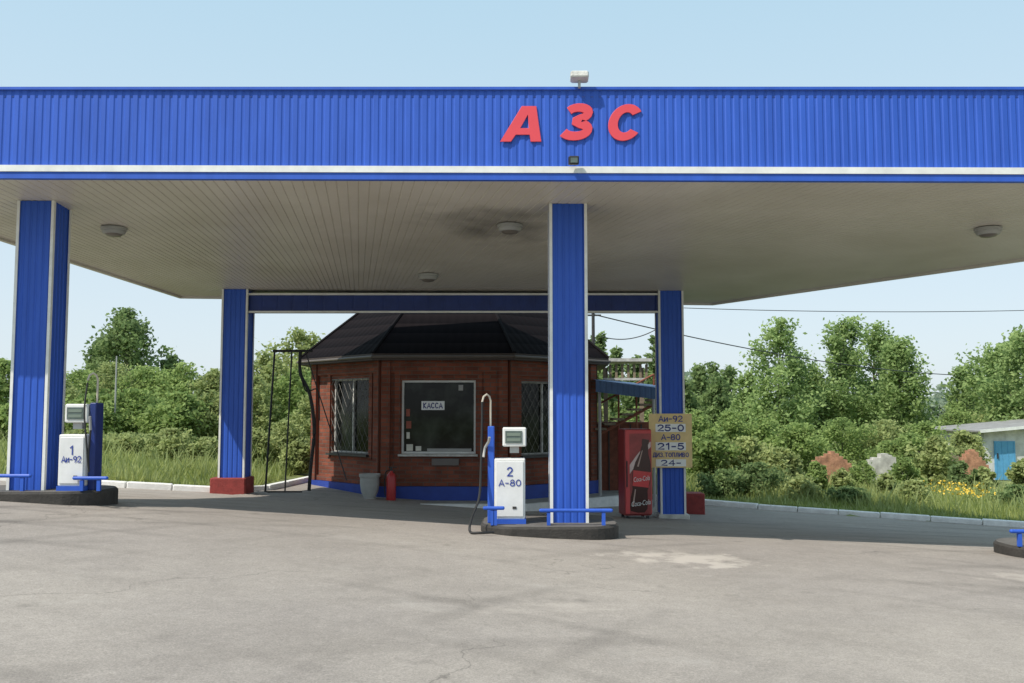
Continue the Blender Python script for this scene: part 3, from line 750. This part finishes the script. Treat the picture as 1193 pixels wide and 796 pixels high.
fy=19.7
fr=root('pipe_frame',(XX(335,fy),fy,g(-4.8,fy)),'tall black steel pipe frame standing beside the kiosk','frame')
def V3(px,py,Y): return W(px,py,Y)
mb=MB()
mb.tube([V3(320,410,fy),V3(309,574,fy)],.022,6); mb.tube([V3(340,410,fy+.5),V3(332,572,fy+.5)],.018,6)
mb.tube([V3(318,409,fy),V3(364,409,fy)],.03,6); mb.tube([V3(320,409,fy),V3(340,409,fy+.5)],.018,6)
mb.tube([V3(308,573,fy),V3(352,573,fy)],.018,6)
mb.tube([V3(356,410,fy),V3(404,560,fy-.2)],.012,6)
mb.obj('frame_tube',BLACK,fr)
mb=MB(); mb.tube(curve_pts([V3(350,409,fy),V3(350,435,fy),V3(361,460,fy-.1),V3(366,500,fy-.1),V3(362,545,fy-.1),V3(360,572,fy-.1)],8),.036,8); mb.obj('hanging_hose',RUBBER,fr,smooth=True)
mb=MB(); mb.tube(curve_pts([V3(348,425,fy),V3(356,455,fy-.1),V3(370,455,fy),V3(372,490,fy)],8),.014,6); mb.obj('hanging_cable',RUBBER,fr,smooth=True)

# ---------------------------------------------------------------- price sign
py_=18.78
zt_,zb_=ZZ(482,py_),ZZ(545,py_); xl,xr=XX(756,py_),XX(806,py_)
cx,cz=(xl+xr)/2,(zt_+zb_)/2; wS,hS=xr-xl,zt_-zb_
ps=root('price_sign',(cx,py_,zb_),'yellow fuel price board with blue digits fixed to the rear column','sign')
mb=MB(); mb.box((cx,py_,cz),(wS,.03,hS),bev=.004); bd=mb.obj('sign_board',CREAM,ps)
for zz,hh in [(cz+hS*.235,hS*.15),(cz-hS*.105,hS*.15),(cz-hS*.41,hS*.13)]:
    mb=MB(); mb.box((cx,py_-.018,zz),(wS*.70,.008,hh)); mb.obj('number_strip',STRIP,bd)
for body,h_,dz,mt,wd in [('Аи-92',.11,.405,INK,.46),('25-0',.115,.235,NAVY,.50),('А-80',.105,.065,INK,.36),('21-5',.115,-.105,NAVY,.50),('ДИЗ.ТОПЛИВО',.08,-.262,INK,.70),('24-',.10,-.41,NAVY,.38)]:
    brush('price_lettering' if mt is NAVY else 'fuel_name_lettering',body,h_,(cx,py_-.026,cz+dz*hS),mt,bd,width=wd,wt=.21 if mt is NAVY else .17)

# ---------------------------------------------------------------- drinks fridge
fY=18.45; fx=XX(741,fY); fz0=g(fx,fY); fw,fd=.54,.50; fh=ZZ(500,fY)-fz0; frz=math.radians(8)
R=Matrix.Rotation(frz,3,'Z')
def fp(u,v,w_): q=R@Vector((u,v,0)); return (fx+q.x,fY+.25+q.y,fz0+w_)
fg=root('drinks_fridge',(fx,fY+.25,fz0),'tall faded red drinks fridge with bottle picture on its door','fridge')
mb=MB(); mb.box(fp(0,0,fh/2+.03),(fw,fd,fh-.06),rz=frz,bev=.02); mb.obj('cabinet',mat('fridge_dark_red',(.24,.025,.025),.45),fg)
mb=MB(); mb.box(fp(0,-fd/2-.02,fh/2+.04),(fw-.02,.035,fh-.12),rz=frz,bev=.008); dr=mb.obj('door',mat('cola_red',(.58,.065,.065),.45,.12,2),fg)
mb=MB(); mb.box(fp(-fw/2+.03,-fd/2-.055,fh*.5),(.02,.03,.5),rz=frz); mb.obj('door_handle',BLACK,dr)
for u in(-.2,.2):
    for v in(-.18,.18): mb=MB(); mb.box(fp(u,v,.02),(.05,.05,.05),rz=frz); mb.obj('foot',BLACK,fg)
def flat(name,pts,material,off,parent):
    mb=MB(); mb.face([fp(u,-fd/2-off,w_) for u,w_ in pts]); return mb.obj(name,material,parent)
flat('door_print',[(-.18,.10),(.245,.10),(.245,.95*fh),(-.18,.95*fh)],mat('red_print',(.30,.045,.04),.4,.4,4),.0395,dr)
sw=[(-.18,.60*fh),(-.05,.70*fh),(.1,.80*fh),(.245,.86*fh),(.245,.80*fh),(.1,.72*fh),(-.04,.61*fh),(-.18,.50*fh)]
flat('door_wave',sw,mat('pale_print',(.66,.50,.46),.4),.0408,dr)
bp=[(0,.0),(.14,.02),(.185,.10),(.17,.28),(.15,.44),(.18,.60),(.19,.78),(.155,.96),(.085,1.14),(.06,1.32),(.07,1.34),(.07,1.42)]
th=math.radians(-7)
def tiltp(u,a): 
    return (-.03+u*math.cos(th)-a*math.sin(th),.12+u*math.sin(th)+a*math.cos(th))
out=[tiltp(u,a) for u,a in bp]+[tiltp(-u,a) for u,a in bp[::-1]]
out=[(min(.243,max(-.178,u)),w_) for u,w_ in out]
flat('bottle_print',out,mat('cola_brown',(.05,.014,.010),.25),.0422,dr)
lab=[tiltp(-.16,.50),tiltp(.16,.50),tiltp(.18,.80),tiltp(-.18,.80)]
lab=[(min(.243,max(-.178,u)),w_) for u,w_ in lab]
flat('bottle_label',lab,mat('cola_label_red',(.60,.05,.05),.3),.0438,dr)
for q_ in ([(-.12,.12),(-.09,.12),(-.085,.44),(-.105,.44)],[(-.11,.88),(-.08,.88),(-.035,1.2),(-.05,1.2)]):
    flat('bottle_highlight',[tiltp(u,a) for u,a in q_],mat('print_highlight',(.45,.30,.25),.4),.0438,dr)
lc=tiltp(0,.65)
text('brand_lettering','Coca-Cola',.13,fp(lc[0],-fd/2-.047,lc[1]),WHITE,dr,rz=frz,shear=.3,sx=.58,tilt=.12)
text('brand_lettering','Coca-Cola',.135,fp(.03,-fd/2-.047,.30),WHITE,dr,rz=frz,shear=.35,sx=.66,tilt=.12)

# ---------------------------------------------------------------- porch/awning & stair beside kiosk
pY=21.5
por=root('porch_awning',(XX(730,pY),pY,g(3,pY)),'blue sheet metal awning over the side entrance','awning')
mb=MB()
A0=W(694,443,21.2); A1=W(766,452,21.0); t=.26
mb.corr((A0.x,A0.y),(A1.x,A1.y),A0.z-t,A1.z-t,A0.z,A1.z,.12,.012)
B0=Vector((A0.x,A0.y+1.6,A0.z+.1)); B1=Vector((A1.x+.3,A1.y+1.6,A1.z+.1))
mb.face([A0,A1,B1,B0]); mb.obj('awning_sheet',mat('faded_blue_sheet',(.07,.13,.24),.7),por)
for px in(699,762):
    mb=MB(); q=W(px,470,21.3); mb.tube([(q.x,21.4,g(q.x,21.4)),(q.x,21.4,W(px,452,21.3).z)],.035,8); mb.obj('awning_post',GREY,por)
st=root('outside_stair',(XX(725,22.3),22.3,g(3,22.3)),'weathered outside stair with railings behind the kiosk','stair')
S0=W(700,500,22.0); S1=W(762,466,22.2); 
for i in range(7):
    t=i/6; q=S0.lerp(S1,t); mb=MB(); mb.box((q.x,q.y+.35,q.z),(.26,.8,.05)); mb.obj('tread',WOOD,st)
mb=MB(); mb.tube([S0+Vector((0,0,-.1)),S1+Vector((0,0,-.1))],.04,6); mb.tube([S0+Vector((0,0,.6)),S1+Vector((0,0,.6))],.025,6)
for i in range(4):
    q=S0.lerp(S1,i/3); mb.tube([(q.x,q.y,g(q.x,q.y)-.0),(q.x,q.y,q.z+.6)],.022,6)
mb.obj('stair_railing',RUST,st)
lt=root('slatted_shelter',(XX(730,24),24,g(3.2,24)),'slatted wooden shelter with a white roof edge behind the kiosk','shelter')
for i in range(8):
    mb=MB(); q=W(704+i*7,432,24); mb.box((q.x,24,q.z-.02),(.06,.05,.36)); mb.obj('slat',WOOD,lt)
mb=MB(); q0=W(702,422,24); q1=W(752,422,24); mb.box(((q0.x+q1.x)/2,24.5,q0.z+.05),(q1.x-q0.x+.3,1.3,.08)); mb.obj('shelter_roof',WHITE_D,lt)
q0=W(702,442,24); mb=MB(); mb.box(((q0.x+q1.x)/2,23.92,q0.z),(q1.x-q0.x,.08,.06)); mb.obj('shelter_rail',WHITE_D,lt)
for px in(706,748): mb=MB(); q=W(px,440,24); mb.box((q.x,24.1,(g(3,24)+q.z)/2),(.1,.1,q.z-g(3,24)+.5)); mb.obj('shelter_post',WOOD,lt)
cY=22.8; q0=W(699,492,cY); q1=W(728,492,cY)
mb=MB(); mb.box(((q0.x+q1.x)/2+.3,cY+.5,(g(3,cY)+q0.z)/2),(q1.x-q0.x+.7,1,q0.z-g(3,cY)),bev=.02)
o=mb.obj('storage_locker',RUST); tag(o,'rusty brown metal locker beside the kiosk wall','locker')
for i in range(5): mb2=MB(); mb2.box((q0.x-.05+i*.26,cY-.012,(g(3,cY)+q0.z)/2),(.03,.02,q0.z-g(3,cY)-.1)); mb2.obj('locker_rib',DARKMETAL,o)

pp=root('utility_pole',(XX(691,30),30,g(2.5,30)),'thin dark steel utility pole rising behind the kiosk','pole')
q=W(691,362,30); mb=MB(); mb.tube([(q.x,30,g(2.5,30)),(q.x,30,q.z)],.07,8,True,.05); mb.obj('pole_shaft',DARKMETAL,pp,smooth=True)
mb=MB(); mb.box((q.x,30,q.z-.15),(.5,.05,.05)); mb.obj('crossarm',DARKMETAL,pp)
def wire(a,b,sag,label,r=.012):
    P=[]
    for i in range(25):
        t=i/24; p=a.lerp(b,t); p.z-=sag*4*t*(1-t); P.append(p)
    mb=MB(); mb.tube(P,r,5,False); o=mb.obj('overhead_cable',BLACK); tag(o,label,'cable','overhead cables across the plot')
wire(Vector((q.x,30,q.z-.12)),W(1112,437,46),.35,'thin black overhead cable running from the pole to the trees',.02)
wire(W(700,355,34),W(1330,357,40),.25,'thin black overhead cable strung high over the trees',.014)
wire(W(700,392,30),W(766,383,30),.2,'short thin black cable behind the rear column',.016)
q=W(136,415,30); mb=MB(); mb.tube([(q.x,30,g(q.x,30)),(q.x,30,q.z)],.035,6,True,.025); o=mb.obj('steel_mast',GREY,None); tag(o,'thin grey steel mast rising out of the bushes','mast')

# ---------------------------------------------------------------- outbuildings right
gY=36; gb=root('garage',(XX(1175,gY),gY,g(18,gY)),'whitewashed brick garage with a bright blue metal door and grey roof','garage')
gx0=XX(1146,gY); zt_g=ZZ(501,gY); zg=g(18,gY); gx1=gx0+4.0
mb=MB(); mb.box(((gx0+gx1)/2,gY+2.5,(zg+zt_g)/2),(gx1-gx0,5,zt_g-zg)); mb.obj('wall',mat('whitewashed_brick',(.66,.65,.62),.9,.15,3,.4,20,dirt=.2),gb)
mb=MB(); RX=Matrix.Rotation(math.radians(-5),3,'Y'); mb.box(((gx0+gx1)/2-.1,gY+2.4,zt_g+.14),(gx1-gx0+.5,5.6,.06),M=RX); mb.obj('roof',mat('grey_felt_roof',(.25,.24,.23),.8,.3,3),gb)
mb=MB(); mb.box(((gx0+gx1)/2-.1,gY-.43,zt_g+.15),(gx1-gx0+.5,.05,.11),M=RX); mb.obj('roof_edge_board',WHITE,gb)
dx0,dx1=XX(1157,gY),XX(1181,gY); zt_d=ZZ(514,gY)
mb=MB(); mb.box(((dx0+dx1)/2,gY-.03,(zg+zt_d)/2+.05),(dx1-dx0,.06,zt_d-zg-.1)); dd=mb.obj('door',SKYB,gb)
mb=MB(); mb.box((dx0+.1,gY-.08,zg+1.0),(.04,.04,.2)); mb.obj('door_handle',DARKMETAL,dd)
for i in range(4): mb=MB(); mb.box((dx0+.05+(dx1-dx0-.1)*i/3,gY-.066,(zg+zt_d)/2+.05),(.02,.012,zt_d-zg-.2)); mb.obj('door_rib',SKYB,dd)
def lump(name,px0,px1,pyt,Y,material,label,cat,th=.3,group=None,fall=.6):
    x0,x1=XX(px0,Y),XX(px1,Y); zt=ZZ(pyt,Y); z0=g((x0+x1)/2,Y)
    n=max(8,int((x1-x0)/.12)); jog=0; top=[]
    for i in range(n):
        jog=max(-.16,min(.08,jog+random.choice([-.07,0,0,.07])))
        u=i/(n-1); hgt=jog-fall*abs(u-.4)**1.3
        xa=x0+(x1-x0)*i/n; xb=x0+(x1-x0)*(i+1)/n; top+=[(xa,zt+hgt),(xb-.001,zt+hgt)]
    mb=MB()
    for yy in (Y-th/2,Y+th/2):
        mb.face([(x0,yy,z0-.1)]+[(x,yy,z) for x,z in top]+[(x1,yy,z0-.1)])
    for (xa,za),(xb,zb_) in zip(top[:-1],top[1:]): mb.face([(xa,Y-th/2,za),(xb,Y-th/2,zb_),(xb,Y+th/2,zb_),(xa,Y+th/2,za)])
    for x,z in (top[0],top[-1]): mb.face([(x,Y-th/2,z0-.1),(x,Y+th/2,z0-.1),(x,Y+th/2,z),(x,Y-th/2,z)])
    o=mb.obj(name,material); tag(o,label,cat,group); return o
OB=mat('orange_brick_rubble',(.40,.20,.12),.9,.45,5,.8,12,dirt=.3)
lump('garden_wall',946,994,528,30,OB,'low broken orange brick wall among the bushes','wall',fall=1.0)
lump('garden_wall',1118,1148,526,33,OB,'low broken orange brick wall beside the garage','wall',fall=.9)
lump('concrete_slab',1010,1054,528,31,mat('pale_concrete',(.50,.48,.44),.9,.3,3,dirt=.3),'pale upright concrete slab standing in the weeds','slab',fall=.7)
lump('garden_fence',1065,1116,528,34,WOOD,'grey weathered plank fence beside the garage','fence',.06,fall=.2)
# ---------------------------------------------------------------- foliage
def leafmesh(name,C,size,shade,material,origin,elong=1.6,up=0.0):
    n=len(C); 
    a=RNG.normal(size=(n,3)); a[:,2]=a[:,2]*.7+up; a/=np.linalg.norm(a,axis=1)[:,None]+1e-9
    b=RNG.normal(size=(n,3)); b-=(b*a).sum(1)[:,None]*a; b/=np.linalg.norm(b,axis=1)[:,None]+1e-9
    s=size*RNG.uniform(.6,1.3,n)[:,None]
    A=a*s*elong/2; B=b*s/2
    V=np.stack([C-A,C+B*.9,C+A,C-B*.9],1).reshape(-1,3)-np.array(origin)
    me=bpy.data.meshes.new(name); me.vertices.add(4*n); me.vertices.foreach_set('co',V.astype(np.float32).ravel())
    me.loops.add(4*n); me.loops.foreach_set('vertex_index',np.arange(4*n,dtype=np.int32))
    me.polygons.add(n); me.polygons.foreach_set('loop_start',np.arange(0,4*n,4,dtype=np.int32))
    me.update(calc_edges=True)
    at=me.attributes.new('shade','FLOAT','POINT'); at.data.foreach_set('value',np.repeat(np.clip(shade,0,1),4).astype(np.float32))
    me.materials.append(material)
    ob=bpy.data.objects.new(name,me); COL.objects.link(ob); WLOC[ob.name]=np.array(origin,dtype=float); return ob
def tree(px,pyt,wpx,Y,kind='birch',n=7000,leaf=.16,material=None,label=None,cat='tree',t0=.12,group='trees behind the filling station',name='tree',z0=None):
    x=XX(px,Y,440); zb0=gz_out(x,Y) if z0 is None else z0; zt=ZZ(pyt,Y); H=zt-zb0; Rr=wpx/F*Y/2
    e=root(name,(x,Y,zb0),label,cat,group)
    plume=kind=='poplar'
    nc=125 if cat=='tree' else 80
    ts=RNG.uniform(0,1,nc)**(.95 if plume else .8)
    if plume: prof=lambda t: np.clip(1.13-t,.03,1)**.62*np.clip(t*5+.35,0,1)*1.1
    else: prof=lambda t: np.sqrt(np.clip(1-(2*t-.95)**2,0.03,1))
    ang=RNG.uniform(0,2*np.pi,nc); rr=np.sqrt(RNG.uniform(.03,1,nc))*.95
    lob=1+.20*np.sin(ang*2+ts*6+RNG.uniform(0,6))+.14*np.sin(ang*3-ts*11)
    pr=prof(ts)*Rr*RNG.uniform(.65,1.15,nc)*lob
    hz=H*(t0+(1-t0)*ts*.97)
    lean=RNG.normal(0,.025)*H
    CC=np.stack([x+np.cos(ang)*rr*pr+lean*ts,Y+np.sin(ang)*rr*pr,zb0+hz],1)
    cr=Rr*RNG.uniform(.10,.23,nc)*(.6+.6*prof(ts))
    csh=RNG.uniform(.15,.85,nc)
    w=cr**1.6; idx=RNG.choice(nc,n,p=w/w.sum())
    off=RNG.normal(size=(n,3))*.68
    if plume:
        off[:,2]*=1.2
        off[:,2]+=.6*(off[:,0]*np.cos(ang[idx])+off[:,1]*np.sin(ang[idx]))
    else: off[:,2]*=.85
    L=CC[idx]+off*cr[idx][:,None]
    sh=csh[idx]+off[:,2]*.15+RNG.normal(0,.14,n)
    L[:,2]=np.where(L[:,2]>zb0+H*1.02,zb0+H*RNG.uniform(.75,1.0,n),L[:,2])
    L[:,2]=np.maximum(L[:,2],zb0+.05)
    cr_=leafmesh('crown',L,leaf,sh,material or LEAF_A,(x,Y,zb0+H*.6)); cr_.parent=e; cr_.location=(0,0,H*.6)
    mb=MB(); r=max(.03,H*.014)
    mb.tube([(x,Y,zb0-.05),(x+lean*.3,Y,zb0+H*.35),(x+lean*.6,Y+.05,zb0+H*.65),(x+lean,Y,zb0+H*.95)],r,6,True,r*.15)
    for i in range(16):
        c=CC[i]; z=zb0+(c[2]-zb0)*.68; mb.tube([(x+lean*.4,Y,z),tuple((np.array((x+lean*.4,Y,z))+c)/2+np.array((0,0,.05))),tuple(c)],r*.4,5,False,r*.1)
    mb.obj('trunk',BARK,e)
    return e
B='slender birch tree with loose light green crown behind the forecourt'
for px,pt,w,Y,n in [(906,374,92,50,11000),(978,371,80,52,10000),(1016,378,74,54,9000),(1050,394,80,50,9000),(942,425,56,53,4000),(870,432,50,54,4000),
    (1155,402,98,46,10000),(1194,384,88,42,10000),(1126,428,54,48,4000),(1225,392,80,44,3000)]:
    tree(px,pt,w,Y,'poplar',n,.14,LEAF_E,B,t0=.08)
D='hazy distant tree standing beyond the bushes'
for px,pt,w,Y in [(812,425,38,75),(828,422,38,78),(850,427,40,74),(838,440,50,70),(700,385,32,60),(757,390,30,62),(740,415,40,64),(716,405,34,66),(1090,470,50,80),(795,440,40,72)]:
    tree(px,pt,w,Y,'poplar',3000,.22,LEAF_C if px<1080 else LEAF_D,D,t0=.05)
for px,pt,w,Y in [(146,360,82,58),(118,392,40,60),(196,414,46,60)]:
    tree(px,pt,w,Y,'round',7500 if w>60 else 3500,.18,LEAF_C,'green round tree rising above the bushes',t0=.15)
tree(346,384,86,40,'round',8000,.12,LEAF_B,'light green willow tree beside the kiosk',t0=.05)
tree(312,410,70,38,'round',5000,.12,LEAF_B,'light green willow tree beside the kiosk',t0=.05)
tree(385,400,60,42,'round',4500,.13,LEAF_B,'light green willow tree beside the kiosk',t0=.05)
tree(432,358,50,50,'round',3000,.15,LEAF_B,'light green willow tree showing above the kiosk roof',t0=.1)
BL='dense green bush growing beyond the kerb'
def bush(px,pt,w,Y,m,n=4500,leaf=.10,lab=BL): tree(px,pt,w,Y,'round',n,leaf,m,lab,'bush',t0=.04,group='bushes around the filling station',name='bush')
for px,pt,w,Y in [(5,418,60,36),(-30,414,60,34),(90,432,80,36),(130,424,90,38),(175,428,80,37),(215,424,80,36),(250,430,70,36),(65,440,60,33),(110,460,80,30),(160,455,90,31),(205,458,80,30),(245,455,70,31),(20,470,60,28),(300,440,70,33),(345,430,70,34),(375,450,60,31)]:
    bush(px,pt,w,Y,random.choice([LEAF_A,LEAF_B,LEAF_B]),5000,.095)
for px,pt,w,Y in [(100,500,60,25),(150,505,70,26),(200,500,60,25),(240,510,50,25),(330,490,60,26),(300,500,40,25),(350,515,40,24)]:
    bush(px,pt,w,Y,LEAF_B,3500,.07,'grey green willow shrub beside the kerb')
for px,pt,w,Y in [(815,478,60,34),(850,480,70,35),(890,488,70,34),(930,494,70,34),(980,488,80,38),(1030,490,80,38),(1075,492,70,37),(1110,476,60,42),(1160,474,70,44),(1195,476,60,42),
                  (825,500,60,27),(870,510,60,27),(905,522,50,26),(1060,506,60,32.5),(1030,514,40,33),(1088,508,56,29),(1120,503,50,34.8),(1192,535,36,27),(1142,545,26,27),(700,470,40,34),(745,475,50,33)]:
    bush(px,pt,w,Y,random.choice([LEAF_A,LEAF_B,LEAF_A]),5000,.085)
for px,pt,w,Y in [(840,548,50,23.5),(880,540,60,23.6),(930,556,50,23.2),(950,538,28,25.5),(980,546,22,25),(1004,538,34,26),(1052,534,34,26),(1030,552,26,24),(1118,538,28,27),(1060,560,44,22.6),(1180,566,50,22.5),(985,568,40,22.8)]:
    bush(px,pt,w,Y,random.choice([LEAF_C,LEAF_A,LEAF_B]),2600,.065,'low leafy shrub just behind the white kerb')
n=60000
xsb=RNG.uniform(-120,140,n); hh=4.2+1.1*np.sin(xsb*.13)+.8*np.sin(xsb*.41+1)+.5*np.sin(xsb*1.1)
ysb=95+RNG.uniform(0,8,n); zs=g(0,95)+RNG.uniform(0,1,n)**.8*hh
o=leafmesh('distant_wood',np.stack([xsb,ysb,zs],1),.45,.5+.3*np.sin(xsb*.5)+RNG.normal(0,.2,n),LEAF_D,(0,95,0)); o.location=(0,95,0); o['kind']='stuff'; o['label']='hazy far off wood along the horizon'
def grass(name,n,xr,yr,hr,wd,mtl,label):
    xs_=RNG.uniform(*xr,n*2); yo=RNG.uniform(0,1,n*2)**1.5*(yr)
    V=[];SH=[]; cnt=0
    for x,o in zip(xs_,yo):
        if -5.4<x<3.1 : continue
        y=kline(x)+.12+o
        pat=.5+.5*math.sin(x*1.7+y*.8)*math.sin(x*.6-y*1.3)
        h=random.uniform(*hr)*(.35+1.0*pat)*(.5+.5*min(1,o/1.5)); z=gz_out(x,y)-.01
        a=random.uniform(0,math.pi); dx,dy=math.cos(a)*wd/2,math.sin(a)*wd/2; lx,ly=random.gauss(0,.35)*h,random.gauss(0,.35)*h
        V+= [(x-dx,y-dy,z),(x+dx,y+dy,z),(x+lx+dx*.2,y+ly,z+h),(x+lx-dx*.2,y+ly,z+h)]
        SH+= [min(1,max(0,.25+.5*pat+random.gauss(0,.25)))]*4; cnt+=1
        if cnt>=n: break
    me=bpy.data.meshes.new(name); me.from_pydata(V,[],[(4*i,4*i+1,4*i+2,4*i+3) for i in range(cnt)])
    at=me.attributes.new('shade','FLOAT','POINT'); at.data.foreach_set('value',SH); me.materials.append(mtl)
    ob=bpy.data.objects.new(name,me); COL.objects.link(ob); ob['kind']='stuff'; ob['label']=label
grass('grass',50000,(-16,16),9,(.10,.38),.025,GRASSL,'uneven tall grass and weeds behind the kerb')
grass('weeds',9000,(-16,18),12,(.25,.6),.05,LEAF_B,'tall leafy weeds behind the kerb')
n=260; fxx=RNG.normal(XX(1104,24),.38,n); fyy=RNG.uniform(22.5,24.5,n)
Cf=np.stack([fxx,fyy,np.array([gz_out(a,b) for a,b in zip(fxx,fyy)])+RNG.uniform(.3,.6,n)],1)
o=leafmesh('yellow_flowers',Cf,.055,np.ones(n),YEL,(9,24,0),1.0); o.location=(9,24,0); o['kind']='stuff'; o['label']='small yellow flowers in the grass'

# ---------------------------------------------------------------- light, world, camera
sd=Vector((2.75,1.95,-4.25)).normalized()
sun=bpy.data.lights.new('sun','SUN'); sun.energy=4.7; sun.angle=math.radians(.5); sun.color=(1,.94,.85)
so=bpy.data.objects.new('sun',sun); COL.objects.link(so); so.rotation_euler=sd.to_track_quat('-Z','Y').to_euler(); so.location=(-10,-10,20)
w=bpy.data.worlds.new('World'); scene.world=w; w.use_nodes=True; n=w.node_tree
bg=n.nodes['Background']; sk=n.nodes.new('ShaderNodeTexSky'); sk.sky_type='NISHITA'; sk.sun_disc=False
elev=math.asin(-sd.z); sk.sun_elevation=elev; sk.sun_rotation=math.atan2(-sd.x,-sd.y)
sk.air_density=1.0; sk.dust_density=1.5; sk.ozone_density=1.0; sk.altitude=0
tc=n.nodes.new('ShaderNodeTexCoord'); sx=n.nodes.new('ShaderNodeSeparateXYZ'); n.links.new(tc.outputs['Generated'],sx.inputs[0])
cr=n.nodes.new('ShaderNodeValToRGB'); e=cr.color_ramp.elements
e[0].position=0.0; e[0].color=(.66,.735,.79,1); e[1].position=.42; e[1].color=(.45,.645,.765,1)
n.links.new(sx.outputs['Z'],cr.inputs['Fac'])
vs=n.nodes.new('ShaderNodeVectorMath'); vs.operation='SCALE'; vs.inputs['Scale'].default_value=8.1; n.links.new(cr.outputs['Color'],vs.inputs[0])
mx=n.nodes.new('ShaderNodeMix'); mx.data_type='RGBA'; mx.inputs['Factor'].default_value=.82
n.links.new(sk.outputs['Color'],mx.inputs['A']); n.links.new(vs.outputs[0],mx.inputs['B'])
n.links.new(mx.outputs['Result'],bg.inputs['Color']); bg.inputs['Strength'].default_value=.15
cam=bpy.data.cameras.new('camera'); cam.sensor_width=36; cam.lens=36*F/1193; cam.clip_end=2000; cam.clip_start=.05
co=bpy.data.objects.new('camera',cam); COL.objects.link(co); co.location=(0,0,CZ); co.rotation_euler=(math.radians(90)+PITCH,0,0)
scene.camera=co
